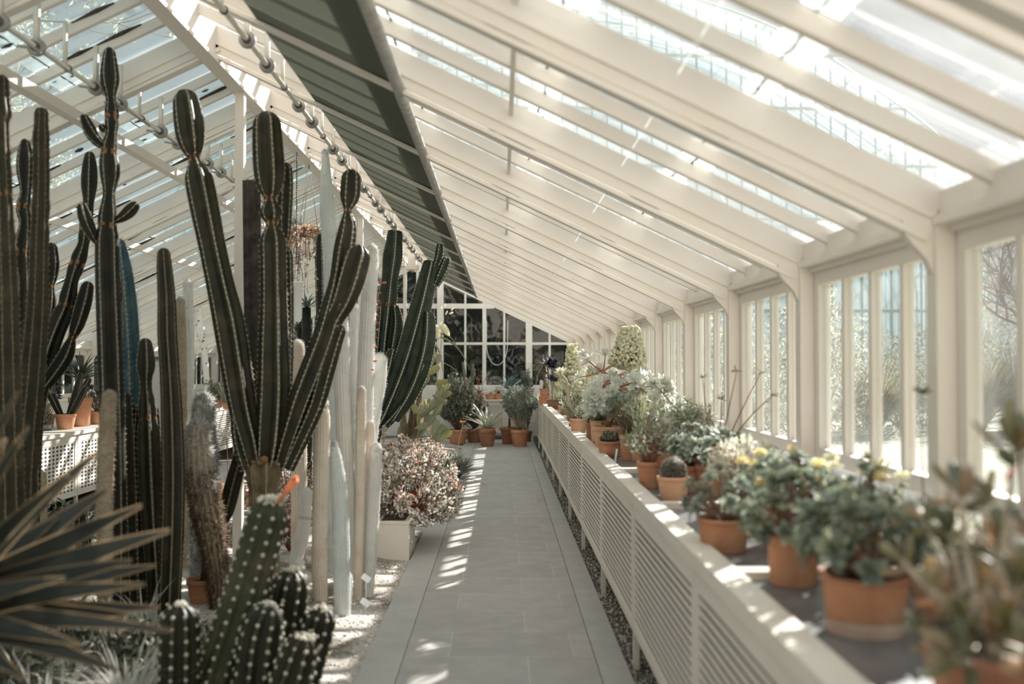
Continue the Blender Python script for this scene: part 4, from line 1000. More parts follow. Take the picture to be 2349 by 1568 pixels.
for k in range(430):
    d = domedir(-.45, g); s_ = g.uniform(.72, 1)**.6; c0 = V((-.80, 8.35, .1))
    ex = V((.47 if d.x > 0 else .42, .72, .52 if d.z > 0 else .36))
    tip = V((-.76, 7.98, .36))+V((d.x*ex.x, d.y*ex.y, d.z*ex.z))*s_*(1-.18*max(0, -d.z))
    tip.z = max(tip.z, .05+g.random()*.05)
    if bx0-.02 < tip.x < bx1+.03 and tip.y < by1+.02 and tip.z < bz+.1: continue
    pts = twig(ms, c0, tip, .004, .18, 0, g)
    for q in range(26):
        f = 1-.38*g.random()**1.2; i = min(4, int(f*5)); c = pts[i].lerp(pts[i+1], f*5-i)+rdir(g)*.02
        e = (rdir(g)+d*.6).normalized(); ml.leaf4(c, e, perp(e), g.uniform(.022, .038), g.uniform(.014, .022), 0 if g.random() < (.78 if d.x > -.1 or d.z > .2 else .35) else 1)  # whiter leaves on right and top put the sunlit side into the colour
    if g.random() < (.5 if d.z > .1 else .1):
        for q in range(5): e = rdir(g); mo.leaf4(tip+e*.008, e, perp(e), .018, .010, 0)
ms.build('stems', t); ml.build('leaves', t); mo.build('flowers', t)['kind'] = 'stuff'
p = P(882, 1000, 8.2); t2 = thing('flower_stalk', (p.x, p.y, 0.02), 'pale upright flower stalk poking above the white-leaved bush', 'flower')
p_spike(t2, V((p.x, p.y, .02)), P(880, 982, 8.2).z, .018, 'twigpale', 'twigpale', .2, 60, s=.012, bare=.86)
# dark foliage between the white columns
for k, (x, y, Y, h, w, lf, lb) in enumerate(((668, 1270, 7.6, .95, .28, ('bushdark', 'white_lf'), 'dark small-leaved shrub filling the gap behind the white columns'),
        (520, 1110, 9.5, .35, .4, ('lf_greydk', 'orange'), 'low grey-green ground plant with tiny orange flowers beyond the furry cacti'),
        (585, 1220, 7.4, .35, .3, ('bushdark', 'dry'), 'scrubby dead-leaved clump behind the corky trunk'))):
    p = P(x, y, Y); b = V((p.x, p.y, bedz(p.x, p.y))); t = thing('shrub', b, lb, 'shrub')
    p_bush(t, b, h, w, 120, lf, .026, .013, 16, 'twigred', k+3, 0, .3)
for k, (x, Y, h, w, lf, lb) in enumerate(((60, 5.4, .34, .25, ('lf_dark', 'bushdark'), 'low dark shrub at the foot of the rough columns'), (190, 5.0, .26, .25, ('lf_dark', 'dry'), 'low dark clump with dry leaves below the golden column'),
        (300, 4.7, .24, .22, ('lf_dark', 'bushdark', 'dry'), 'small dark clump between the dry tufts'), (330, 7.2, .40, .26, ('lf_dark', 'bushdark'), 'dark shrub low behind the oval-headed cactus'),
        (150, 8.0, .4, .3, ('lf_dark', 'lf_greydk'), 'dark shrub at the far side of the bed by the left path'), (425, 5.0, .16, .16, ('lf_dark', 'dry'), 'flat dark clump behind the lone spiny cactus'), (20, 4.2, .3, .3, ('lf_dark', 'bushdark'), 'dark undergrowth below the sword leaves'))):
    p = P(x, 1300, Y); b = V((p.x, p.y, bedz(p.x, p.y))); t = thing('shrub', b, lb, 'shrub')
    p_bush(t, b, h, w, 90, lf, .05, .018, 14, 'twig', k+31, 0, .2)
def bedaloe(label, pxx, pyy, Y, L, n, lf, W, curve, name='aloe', **kw):
    p = P(pxx, pyy, Y); b = V((p.x, p.y, max(.0, bedz(p.x, p.y)) if -3.35 < p.x < -.67 else 0)); t = thing(name, b, label, 'aloe')
    p_aloe(t, b, L, n, lf, W, curve, seed=hash_(label), **kw); return t
bedaloe('glossy dark aloe clump overhanging the left edge of the path', 1040, 1095, 12.0, .46, 70, 'lf_dark', .085, .9, up=.55, edge=None)
bedaloe('dark aloe rosette just behind the clump that overhangs the path', 1022, 1060, 12.7, .46, 36, 'lf_dark', .10, 1.0, up=.4)
bedaloe('broad-leaved green aloe at the kerb nearest the terracotta pots', 1060, 1050, 13.4, .30, 24, 'lf_olive', .28, .6, up=.3)
t = bedaloe('grey-green aloe with one thin orange flower stalk, close to the potted dark shrub', 1050, 1040, 14.6, .34, 22, 'lf_grey', .12, .8, up=.4)
m = MB(['twigpale', 'orange']); a = P(1050, 1030, 14.6); b2 = P(1062, 968, 14.6); pts = twig(m, a, b2, .006, .05, 0)
for q in range(10): e = domedir(0); m.blade(b2, e, perp(e), .06, .015, .5, 3, None, .1, 1)
m.build('flower_stalk', t)
t = thing('planter_box', (P(1020, 1040, 13.3).x, 13.5, 0), 'small white planter block behind the dark aloes', 'planter box')
m = MB(['white_paint']); c = P(1018, 1040, 13.4); m.box(c.x-.13, c.x+.11, 13.3, 13.6, -.02, .20); m.build('box', t, False)
m = MB(['soil']); m.box(c.x-.11, c.x+.09, 13.32, 13.58, .2, .212); m.build('soil', t, False)

# prickly pear
t = thing('prickly_pear', base_of(px(11.5, [(945, 1030, 20)])), 'pale green prickly pear with many oval pads leaning over toward the path', 'cactus')
pm = MB(['opuntia']); pm.mats = ['opuntia']; N_ = 12
ring = []
for i in range(1, 8):
    a = PI*i/8; ring.append((math.sin(a)**.8, -.5*math.cos(a)*1))
for r_, z_ in ring:
    for k in range(N_):
        a = 2*PI*k/N_; pm.v.append((r_*.25*(1+.25*z_*2)*math.cos(a), r_*.055*math.sin(a), z_+.5))
pm.v += [(0, 0, 0), (0, 0, 1)]; nb = len(ring)*N_
for i in range(len(ring)-1):
    for k in range(N_): k2 = (k+1) % N_; pm.f.append((i*N_+k, i*N_+k2, (i+1)*N_+k2, (i+1)*N_+k)); pm.m.append(0)
for k in range(N_):
    k2 = (k+1) % N_; pm.f += [(nb, k2, k), (nb+1, (len(ring)-1)*N_+k, (len(ring)-1)*N_+k2)]; pm.m += [0, 0]
g = random.Random(11)
for k in range(150):
    k2 = g.randrange(nb); v = V(pm.v[k2]); pm.spike(v, V((v.x*2, v.y*12, .2)).normalized(), .04, .004, 0)
pads = []; pmesh = {}
def pad(p, d, L, wide, yellow=False):
    key = yellow
    if key not in pmesh:
        pm.mats = ['opyellow' if yellow else 'opuntia']; o = pm.build('pad', None); o.parent = t; pmesh[key] = o.data
    else:
        o = bpy.data.objects.new('pad', pmesh[key]); COL.objects.link(o); o.parent = t
    q = V((0, 0, 1)).rotation_difference(d); q2 = Quaternion(d, g.uniform(-1.1, 1.1))
    o.rotation_mode = 'QUATERNION'; o.rotation_quaternion = q2 @ q; o.scale = (L*wide, L*.9, L); o.location = p-V(t['_o'])
    if yellow: o['label'] = 'yellowing pad'
    pads.append(p)
cnt = 0
def grow(p, d, L, depth):
    global cnt
    if cnt > 96: return
    cnt += 1; pad(p, d, L, g.uniform(.75, 1.1), depth >= 3 and g.random() < .18)
    e = p+d*L*.93
    if depth < 4:
        for k in range(1 if depth < 1 else (2 if g.random() < .62 else 1)):
            d2 = (d+V((g.uniform(-.6, .55), g.uniform(-.6, .6), g.uniform(-.1, .75)))).normalized(); grow(e-d*L*.05, d2, L*g.uniform(.8, 1.0), depth+1)
for (x, y), dv in (((925, 1040), (.3, 0, .9)), ((935, 1030), (.6, -.1, .7)), ((950, 1035), (.75, .1, .4)), ((915, 1010), (.2, 0, 1)), ((930, 990), (.5, 0, .8)), ((950, 985), (.9, 0, .35)), ((925, 950), (.4, .1, 1)), ((945, 920), (.6, 0, .8)), ((965, 890), (.45, 0, 1)), ((955, 960), (.8, -.1, .5))):
    d = V(dv).normalized(); p = P(x, y, 11.4+g.uniform(-.3, .3)); m = MB(['bark']); b0 = V(t['_o'])
    if p.z > .3: m.tube([b0+V((0, 0, 0)), b0.lerp(p, .5)+V((-.05, 0, .05)), p+d*.03], [.035, .03, .02], 7); m.build('limb', t)
    cnt = max(0, cnt-0); grow(p, d, g.uniform(.14, .19), 1)
for (x, y, L, dx, dz, yl) in ((1000, 905, .25, .8, -.55, 0), (985, 860, .24, .75, .5, 1), (975, 830, .24, .5, .8, 0), (992, 800, .22, .35, .9, 0), (960, 790, .22, .3, .95, 0), (1005, 880, .2, .9, .2, 1), (1000, 1000, .26, .3, .9, 0), (985, 770, .18, .2, 1, 0), (1010, 835, .16, .3, .9, 0)):
    pad(P(x-8, y, 11.2), V((dx, g.uniform(-.2, .2), dz)).normalized(), L*.78, 1, bool(yl))
t = thing('orange_flowers', base_of(px(12.2, [(985, 1030, 20)])), 'spray of coral orange flowers below the prickly pear', 'flower')
m = MB(['orange', 'twigpale'])
for k in range(15):
    b_ = V(t['_o']); tip = P(R.uniform(945, 1008), R.uniform(962, 995), 12.2+R.uniform(-.2, .2)); twig(m, b_, tip, .004, .2, 1)
    for q in range(9): e = domedir(-.3); m.blade(tip, e, perp(e), .045, .018, .4, 2, None, .1, 0)
m.build('flowers', t)
# big strap-leaved plant and pale orchid-like flowers behind the leaning cactus
p = P(925, 900, 12.6); t = thing('strap_leaved_plant', base_of([(p.x, p.y)]), 'arching yellow-green strap leaves behind the leaning blue-green cactus', 'plant')
b = V((p.x, p.y, P(0, 850, 12.6).z)); m = MB(['twig']); m.tube([V(t['_o']), b], [.05, .035], 8); m.build('trunk', t)
p_aloe(t, b, .85, 34, 'lf_olive', .06, 1.7, .5, 4, thick=False, cone=1.3)
p = P(1005, 730, 12.0); t = thing('flowering_plant', base_of([(P(975, 900, 12.).x, 12.0)]), 'tall stem of waxy white flowers with drooping cream petals beside the gable door', 'flower')
m = MB(['twigpale', 'cream_fl']); b0 = V(t['_o']); tp = P(1018, 725, 12.0); twig(m, b0, tp, .012, .08, 0); m.build('stem', t)
for (x, y, L, dx, dz) in ((1002, 748, .17, .15, -1), (1010, 740, .2, .6, -.85), (1000, 745, .17, .0, -1), (1022, 722, .06, .4, .9), (1030, 720, .06, .9, .4), (1012, 712, .06, .1, 1), (1035, 712, .05, .6, .7), (1020, 705, .05, .1, 1)):
    m = MB(['cream_fl']); p = P(x, y, 12.0); d = V((dx, 0, dz)).normalized(); m.fleshy(p, d, V((0, -1, 0)), L, L*.42, .02, .1); m.build('petal', t)
m = MB(['lf_olive']); 
for (a, b_) in (((985, 770), (1075, 840)), ((985, 790), (1015, 850)), ((985, 775), (1050, 800))):
    a, b_ = P(*a, 12.1), P(*b_, 12.1); mid = a.lerp(b_, .55)+V((.05, 0, .22)); m.tube([a*(1-q)**2+mid*2*q*(1-q)+b_*q*q for q in [i/8 for i in range(9)]], [.02*(1-i*.1) for i in range(9)], 5)
m.build('leaves', t)
# aloe on a dark trunk seen between the branches
p = P(703, 705, 9.2); t = thing('tree_aloe', base_of([(p.x, p.y)]), 'aloe rosette on a tall stalk seen between the branching cactus and the white columns', 'aloe')
m = MB(['green_dark']); m.tube([V(t['_o']), V((p.x, p.y, .9)), p-V((0, 0, .0))], [.06, .055, .04], 8); m.build('trunk', t)
p_aloe(t, p, .24, 20, 'lf_blue', .13, .9, .3, 3)
p = P(690, 755, 9.6); t = thing('tree_aloe', base_of([(p.x, p.y)]), 'second, darker aloe crown directly below the hanging white bucket', 'aloe')
m = MB(['green_dark']); m.tube([V(t['_o']), p], [.05, .04], 8); m.build('trunk', t); p_aloe(t, p, .26, 18, 'lf_dark', .15, .8, .3, 8)
# hanging things
RZ = ZR-.262
p = P(677, 645, 8.65); c = V((XRI, 8.65, 0)); zt = p.z; zb = P(677, 738, 8.65).z
t = thing('hanging_bucket', (XRI, 8.65, zb), 'white plastic bucket hanging on a chain from the ridge beam', 'bucket')
m = MB(['white_plastic']); m.lathe((XRI, 8.65, zb), [(0, 0), (.038, 0), (.042, .01), (.052, zt-zb-.02), (.06, zt-zb-.018), (.06, zt-zb), (.05, zt-zb), (.048, zt-zb-.02), (.038, .02), (0, .02)], 24); m.build('bucket', t)
m = MB(['rubber']); m.tube([(XRI-.058+.058*(1-math.cos(PI*q/8)), 8.65, zt+.16*math.sin(PI*q/8)) for q in range(9)], .003, 5); m.build('handle', t)
m = MB(['rubber']); z = zt+.155
while z < RZ: m.ball((XRI, 8.65, z), .007, 0, 6, 1.5); z += .02
m.build('chain', t)
t = thing('hanging_plant', (XRI, 9.2, 2.2), 'hanging plant trailing strings of small pinkish orange leaves from the ridge', 'hanging plant')
c = V((XRI-.02, 9.2, P(0, 520, 9.2).z)); m = MB(['twig']); m.lathe((c.x, c.y, c.z-.1), [(0, 0), (.05, .01), (.07, .08), (.072, .09), (.06, .09)], 18); m.build('pot', t)
m = MB(['rubber'])
for q in range(3): a = 2*PI*q/3; m.tube([c+V((.1*math.cos(a), .1*math.sin(a), 0)), V((XRI, 9.2, RZ))], .002, 4)
m.build('hanger', t)
m = MB(['orange', 'white_lf', 'lf_tip', 'lf_green', 'twigred'])
for k in range(150):
    a = R.uniform(0, 2*PI); l = R.uniform(.15, 1)**1.3*.75; q0 = c+V((.09*math.cos(a), .09*math.sin(a), 0)); rr = R.uniform(.05, .32)
    q1 = q0+V((rr*math.cos(a), rr*math.sin(a), -l*.25)); q2 = q1+V((rr*.2*math.cos(a), rr*.2*math.sin(a), -l*.75))
    pts = [q0*(1-u)**2+q1*2*u*(1-u)+q2*u*u for u in [i/7 for i in range(8)]]; m.tube(pts, .002, 3, 4)
    for q in range(int(22*l)+4):
        u = R.random()*7; i = min(6, int(u)); w_ = pts[i].lerp(pts[i+1], u-i); e = rdir(); m.leaf4(w_, e, perp(e), R.uniform(.02, .036), .018, R.choice((0, 1, 1, 1, 2, 2, 2, 3)))
m.build('trailing_leaves', t)
# cable loop on the gable
t = thing('hanging_cable', (0, 20.05, 1.9), 'pale cable hanging in a loop in front of the gable glass', 'cable')
m = MB(['white_plastic']); L_ = []
for q in range(15):
    a = PI*q/14; L_.append(P(1140-24*math.cos(a), 790+47*math.sin(a), 20.05))
m.tube([P(1116, 735, 20.05)]+L_+[P(1165, 735, 20.05)], .007, 5); m.build('cable', t)

# sword-leaved plant and dry tufts, near left
b = P(-150, 1420, 3.1); t = thing('sword_leaved_plant', base_of([(b.x, b.y)]), 'big dark sword-leaved plant spreading its long edged leaves across the lower left', 'plant')
m = MB(['bark']); m.tube([V(t['_o']), b+V((0, 0, -.02))], [.09, .07], 10); m.build('trunk', t)
tips = [(385, 1222, 2.9, 74), (322, 1165, 3.0, 70), (222, 1045, 3.0, 66), (160, 1095, 2.8, 64), (70, 985, 2.8, 60), (48, 905, 2.7, 56), (330, 1345, 2.7, 60), (300, 1290, 2.8, 66), (390, 1450, 2.6, 50), (270, 1540, 2.5, 60), (130, 1190, 3.3, 60), (15, 1010, 3.0, 60), (240, 1130, 3.4, 64), (-80, 900, 3.0, 60), (360, 1395, 3.2, 46), (60, 1560, 2.4, 60), (-120, 1000, 3.6, 60), (200, 1260, 3.2, 60), (290, 1410, 3.0, 56), (150, 1330, 2.7, 60), (180, 1480, 2.6, 56), (350, 1300, 3.3, 50)]
m = MB(['puya', 'puyaedge'])
for k, (x, y, Y, w) in enumerate(tips):
    e = P(x, y, Y); d = e-b; L = d.length; d.normalize(); nq = V((.1, -.85, .6)); nn = (nq-d*d.dot(nq)).normalized()
    d0 = (d+nn*.14).normalized()
    tmp_ = m.blade(b, d0, (nn-d0*nn.dot(d0)).normalized(), L*1.02, w*1.5*Y/F, .28, 12, lambda q: max(.03, (1-q)**.75)*min(1, .7+q*2), .14, 0, 1)
m.build('leaves', t)
for k, (x, y, Y, n, h, lb) in enumerate(((120, 1560, 3.5, 320, .46, 'pale curly dry tuft in the gravel at the lower left corner'), (300, 1500, 3.9, 300, .42, 'silvery dry grass tuft between the sword leaves and the lone spiny cactus'), (40, 1450, 4.2, 90, .4, 'dry silvery tuft showing through the sword leaves'), (330, 1400, 5.2, 80, .35, 'grey wiry tuft at the foot of the straight dark column'))):
    p = P(x, y, Y); b = V((p.x, p.y, bedz(p.x, p.y))); t = thing('dry_tuft', b, lb, 'dry grass'); p_grass(t, b, h, n, 'dry', .012, 1.9, 1.2, k+2)
for k, (x, yt, Y, w, lb, mt) in enumerate(((205, 1250, 6.8, 26, 'small tan column low behind the sword leaves', 'tan'), (130, 1330, 6.4, 22, 'short pale brown cactus stub in the left of the bed', 'tan'), (172, 1290, 6.2, 30, 'dark rough stub rising between the sword leaf tips', 'bark'), (95, 1080, 7.5, 24, 'golden topped column in front of the perforated bench', 'tan'), (150, 1380, 5.6, 22, 'little round-topped brown cactus beside the dry tufts', 'tan'))):
    woolly(lb, Y, [(x, yt+90, w), (x, yt+40, w), (x, yt, w*.8)], (mt, mt, mt), 900, .014, ('hairgold', 'spinetan'))
# labels in the bed
for k, (x, y, Y) in enumerate(((690, 1288, 6.5), (840, 1325, 6.0), (838, 1400, 5.9))):
    p = P(x, y, Y); z = bedz(p.x, p.y); t = thing('plant_label', (p.x, p.y, z), ('white plant label tilted by the curved club cactus', 'white plant label leaning on the stout pale column', 'white plant label stuck low in the gravel near the path')[k], 'plant label')
    m = MB(['labelw']); m.box(p.x-.003, p.x+.003, p.y-.001, p.y+.001, z-.02, max(p.z, z+.05)); m.build('stake', t, False)
    m = MB(['labelw']); q = V((p.x, p.y-.004, max(p.z, z+.05))); m.box(q.x-.028, q.x+.028, q.y-.001, q.y+.001, q.z-.018, q.z+.018, 0, Euler((-.4, .6, 0)).to_matrix(), q); m.build('plate', t, False)

# ------------------------------------------------------------------ pots at the end of the path
EK = dict(surf=0)
potted('terracotta pot with a tall dense dark shrub, first of the floor pots beside the bed', 1050, 1012, 45, 33, p_bush, dict(h=1.1, w=.42, n=260, lf=('lf_dark', 'bushdark', 'lf_greydk'), L=.045, W=.03, per=26, seed=4, el=-.4, low=.45), surf=0, Y=17.9)
potted('dark terracotta pot tucked behind, under a second round dark shrub', 1088, 1012, 38, 30, p_bush, dict(h=.85, w=.27, n=120, lf=('lf_dark', 'bushdark'), L=.035, W=.022, per=18, seed=9, el=-.4, low=.45), surf=0, Y=18.2, mat='terra_old')
t = potted('weathered terracotta pot with a cream-striped agave in the middle of the path end', 1118, 1023, 42, 42, p_aloe, dict(L=.60, n=22, lf='lf_cream', W=.14, curve=.45, up=.75, seed=6, cone=.6, edge='lf_grey', thick=False), surf=0, mat='terra_old', rim=.27, taper=.68)
m = MB(['lf_cream']); b = V(t['_o'])+V((0, 0, .3)); m.blade(b, V((-.85, -.2, .25)).normalized(), V((.2, 0, .9)).normalized(), .34, .06, 1.1, 8, None, .1, 0); m.build('drooping_leaf', t)
potted('pair-standing terracotta pot with a blue aloe on a leaning trunk', 1168, 1016, 42, 38, p_aloe, dict(L=.42, n=30, lf='lf_blue', W=.13, curve=.35, up=.25, seed=7, trunk=.72), surf=0, Y=17.9, mat='terra_old')
potted('terracotta pot of a feathery green bushy plant on bare stems, nearest the right bench', 1192, 1023, 41, 38, p_bush, dict(h=.88, w=.34, n=150, lf=('lf_greydk', 'lf_blue', 'lf_greydk'), L=.06, W=.02, per=22, stemm='twigpale', seed=12, el=-.15, low=.55, br=.004, span=.55), surf=0, rim=.25)
potted('small terracotta pot of dark rosettes half under the end bench', 1206, 1004, 30, 24, p_aeonium, dict(h=.38, w=.16, n=16, rr=.06, leaf='lf_dark', seed=3), surf=0, Y=18.4, mat='terra_old')
for (x, w, h, kind, kw, lb) in ((1036, 22, 16, p_columns, dict(h=.42, r=.03, n=3, mat='green_mid', seed=3), 'three green finger cacti in a pot on the end bench'),
    (1076, 20, 15, p_columns, dict(h=.62, r=.028, n=3, mat='green_light', seed=9), 'tall pale brown tipped cacti in a pot on the end bench'),
    (1098, 24, 14, p_aloe, dict(L=.3, n=16, lf='lf_dark', W=.1, curve=1.3, seed=4, thick=False), 'dark arching leaves in a pot on the end bench'),
    (1125, 26, 12, p_grass, dict(h=.12, n=30, lf='lf_dark', w=.006, curve=1.5), 'shallow terracotta pot of dark sprigs on the end bench'),
    (1143, 22, 13, p_bush, dict(h=.2, w=.12, n=34, lf=('white_lf', 'labelw'), L=.022, W=.018, per=10, seed=3), 'pot of pale lilac-white flowers on the end bench'),
    (1178, 24, 14, p_aeonium, dict(h=.35, w=.14, n=12, rr=.07, leaf='lf_blue', seed=5), 'blue-green rosettes in a pot on the end bench'),
    (1205, 24, 15, p_bush, dict(h=.5, w=.16, n=60, lf=('lf_blue', 'lf_dark'), L=.05, W=.012, per=18, seed=15, span=.5), 'upright blue-green bush in a pot at the bench corner')):
    potted(lb, x, 908, w, h, kind, kw, surf=EBZ, Y=19.15)
p = P(1075, 860, 19.1); t = thing('flower_stalk', (p.x, 19.15, EBZ), 'thin arching stalks with tiny pink flowers on the end bench', 'flower')
m = MB(['twigred', 'orange'])
for (x, y) in ((1088, 858), (1097, 868), (1117, 866), (1070, 872)):
    a = V((P(1100, 905, 19.1).x, 19.1, EBZ)); e = P(x, y, 19.05); mid = a.lerp(e, .5)+V((0, 0, .2)); m.tube([a*(1-q)**2+mid*2*q*(1-q)+e*q*q for q in [i/7 for i in range(8)]], .005, 4)
    for q in range(5): d = rdir(); m.leaf4(e, d, perp(d), .04, .02, 1)
m.build('stalks', t)

# ------------------------------------------------------------------ left bench pots
LS = LBZ+.015
potted('tall terracotta pot with a dark spiky aloe on the perforated bench', 184, 981, 52, 66, p_aloe, dict(L=.42, n=46, lf='lf_dark', W=.12, curve=.7, up=.35, seed=5, trunk=.22, thick=True), surf=LS, Y=10.35, rim=.2)
potted('smaller terracotta pot with upright green stems on the perforated bench', 150, 985, 46, 35, p_columns, dict(h=.44, r=.035, n=6, mat='green_dark', seed=8, ribs=4, lean=.5), surf=LS, Y=9.9)
potted('shallow dark bowl with a rounded green cushion plant at the bench edge', 97, 993, 44, 14, p_bush, dict(h=.15, w=.11, n=70, lf=('lf_dark', 'lf_greydk'), L=.02, W=.010, per=12, seed=8), surf=LS, Y=9.7, mat='slate', bowl=True)
potted('near-black rosette plant on a bare stem on the perforated bench', 108, 985, 34, 30, p_aeonium, dict(h=.42, w=.15, n=16, rr=.075, leaf='lf_black', seed=5, stemm='twigpale', el=.1), surf=LS, Y=10.1, mat='terra_old')
for (x, Y, w, h, kind, kw, lb, mt) in ((225, 10.7, 40, 30, p_aeonium, dict(h=.3, w=.16, n=14, rr=.08, leaf='lf_dark', seed=6), 'dark rosettes in a pot partly hidden by the tall jointed cactus', 'terra'),
    (30, 9.5, 44, 34, p_bush, dict(h=.4, w=.2, n=60, lf=('lf_dark', 'bushdark'), L=.03, W=.015, per=14, seed=8), 'dark bush in a pot between the rough columns', 'terra_old'),
    (330, 12.4, 34, 26, p_columns, dict(h=.5, r=.03, n=4, mat='green_dark', seed=3), 'cluster of dark finger cacti in a pot on the left bench', 'terra'),
    (498, 14.6, 30, 18, p_bush, dict(h=.32, w=.2, n=60, lf=('lf_greydk', 'lf_dark'), L=.04, W=.015, per=14, seed=21), 'loose grey-green bush in a pot above the slatted panel', 'terra_old'),
    (520, 14.2, 22, 14, p_columns, dict(h=.34, r=.03, n=3, mat='green_light', seed=13, lean=.5), 'small terracotta pot with flat green pads at the bench corner', 'terra'),
    (540, 15.6, 26, 16, p_aeonium, dict(h=.34, w=.18, n=12, rr=.08, leaf='lf_olive', seed=23), 'olive rosettes in a pot beyond the slatted panel', 'terra')):
    potted(lb, x, 960, w, h, kind, kw, surf=LS, Y=Y, mat=mt)
t = potted('pale knobbly trunk with a leafy crown in a pot on the left bench', 478, 945, 32, 20, p_grass, dict(h=.1, n=12, lf='lf_dark'), surf=LS, Y=14.8)
m = MB(['white_paint', 'bark']); tr = cat([(*P(x, y, 14.8), r_) for x, y, r_ in ((478, 925, .05), (474, 870, .045), (468, 800, .05), (461, 760, .062), (458, 720, .045), (456, 655, .035))], 6)
m.tube([V(q[:3]) for q in tr], [q[3] for q in tr], 8, 0)
for k in range(150): q = R.choice(tr); c = V(q[:3])+rdir()*q[3]; m.ball(c, .012, 1 if R.random() < .6 else 0, 5)
m.build('trunk', t); cc = V(tr[-1][:3]); m = MB(['lf_pale'])
for k in range(30): d = domedir(-.2); m.blade(cc, d, perp(d), .42*R.uniform(.6, 1.1), .07, .9, 5, None, .1, 0)
m.build('crown', t)
t = thing('small_shrub', base_of([(P(520, 1080, 10.5).x, 10.5)]), 'thin bare stem with a few pale leaves in front of the slatted panel', 'shrub')
m = MB(['twigred', 'white_lf']); b = V(t['_o']); e = P(518, 1000, 10.5); twig(m, b, e, .008, .1, 0)
for k in range(14): d = domedir(-.1); m.blade(e, d, perp(d), .12, .03, .6, 4, None, .1, 1)
m.build('stem', t)

# ------------------------------------------------------------------ right bench pots, near to far
TB = BS
# big fleshy plant closest to the camera
def jade(label, pxs, Y, potpx):
    b0 = P(potpx[0], potpx[1], Y); b0.z = TB
    t = thing('jade_plant', (b0.x, b0.y, b0.z), label, 'succulent'); b = potmesh(t, b0, .10, .15, 'terra_old')
    ms = MB(['twigpale']); g = random.Random(4)
    ml = MB(['lf_big']); mt = MB(['lf_tip'])
    for (x, y, yy, n, L) in pxs:
        e = P(x, y, yy); mid = b.lerp(e, .5)+V((g.uniform(-.03, .03), g.uniform(-.03, .03), -.02)); pts = [b*(1-q)**2+mid*2*q*(1-q)+e*q*q for q in [i/8 for i in range(9)]]
        ms.tube(pts, [.012*(1-.07*i) for i in range(9)], 7)
        dr = (pts[-1]-pts[-2]).normalized()
        for k in range(n):
            f = k/n; c = e-dr*(.05*(1-f)); a = k*2.4+g.uniform(-.3, .3); u = perp(dr); v = dr.cross(u)
            d = ((u*math.cos(a)+v*math.sin(a))*(1.1-f*.8)+dr*(.25+f)).normalized(); nn = (dr-d*dr.dot(d)); nn = nn.normalized() if nn.length > .05 else perp(d)
            (mt if g.random() < .14 else ml).fleshy(c, d, nn, L*g.uniform(.7, 1.15), L*.42, L*.12, -.15, 6, lambda q: max(.12, math.sin(PI*min(1, .06+q*.86)**1.25))**.8, 0, 8)
    ms.build('stems', t); ml.build('leaves', t); mt.build('rusty_leaves', t)
    return t
t = jade('large fleshy-leaved plant crowding the near right corner of the bench', [(2200, 1110, 1.95, 7, .075), (2330, 1010, 1.75, 9, .085), (2120, 1180, 2.1, 7, .06), (2290, 1230, 1.8, 9, .07), (2150, 1330, 1.85, 9, .07), (2060, 1275, 2.0, 7, .055), (2230, 1330, 1.9, 10, .07), (2340, 1330, 1.7, 10, .075), (2200, 1420, 1.75, 9, .07), (2300, 1440, 1.7, 10, .075), (2120, 1440, 1.85, 8, .06), (2170, 1200, 1.9, 8, .065), (2380, 1180, 1.7, 9, .08), (2255, 1130, 2.0, 7, .065), (2400, 1480, 1.6, 9, .08), (2180, 1500, 1.65, 8, .07)], 1.75, (2260, 1560))
m = MB(['red']); a = P(2302, 1100, 1.7); b_ = P(2332, 1068, 1.7); m.fleshy(a, (b_-a).normalized(), V((0, 0, 1)), .035, .010, .008, 0, 4); m.build('red_leaf', t)
p = P(2050, 1060, 2.3)
AE = lambda **k: dict(dict(rr=.05, leaf='lf_greydk', nl=15, W=.55), **k)
tb_ = potted('wide terracotta bowl with lime-stained foot and a dusky aeonium, second from the near end', 1985, 1448, 208, 132, p_aeonium, AE(h=.23, w=.14, n=40, rr=.055, seed=2, flow=('yellow', 3, 1.0), el=-.35), bowl=False, rim=.0, taper=.80, dY=0)
c = V(tb_['_o']); rt = 208*.5*c.y/F; m = MB(['limed']); m.lathe((c.x, c.y, c.z), [(rt*.815, .001), (rt*.82, .004), (rt*.868, .034), (rt*.862, .038)], 28); m.build('lime_stain', tb_)
potted('deep terracotta pot with an overhanging dusky green aeonium behind the bowl', 1820, 1338, 124, 112, p_aeonium, AE(h=.22, w=.15, n=50, rr=.05, seed=5, flow=('yellow', 3, 1.0), el=-.5), rim=.0, taper=.85)
potted('low orange terracotta pot with a silvery shrub and yellow flowers', 1660, 1262, 122, 76, [(p_aeonium, AE(h=.20, w=.13, n=40, rr=.036, leaf='lf_grey', seed=7, flow=('yellow', 3, 1.2), el=-.3))], None, rim=.14, taper=.82)
potted('terracotta pot holding a round white-haired ball cactus', 1545, 1152, 76, 60, p_ball, dict(r=.062, sq=.8), rim=.16, taper=.74, mat='terra_pale')
potted('terracotta pot just behind the ball cactus', 1590, 1128, 74, 62, p_aeonium, AE(h=.24, w=.11, n=22, leaf='lf_grey', seed=17), mat='terra')
potted('terracotta pot of thin reddish stems between the ball cactus and the bowls', 1490, 1118, 60, 60, p_bush, dict(h=.3, w=.16, n=50, lf=('lf_grey', 'lf_green', 'lf_pale'), L=.04, W=.014, per=14, stemm='twigred', seed=31), mat='terra')
potted('shallow terracotta bowl with a small dark green cushion plant', 1402, 1047, 62, 36, p_bush, dict(h=.10, w=.09, n=60, lf=('lf_dark', 'lf_greydk'), L=.018, W=.012, per=10, seed=33), bowl=True, taper=.8)
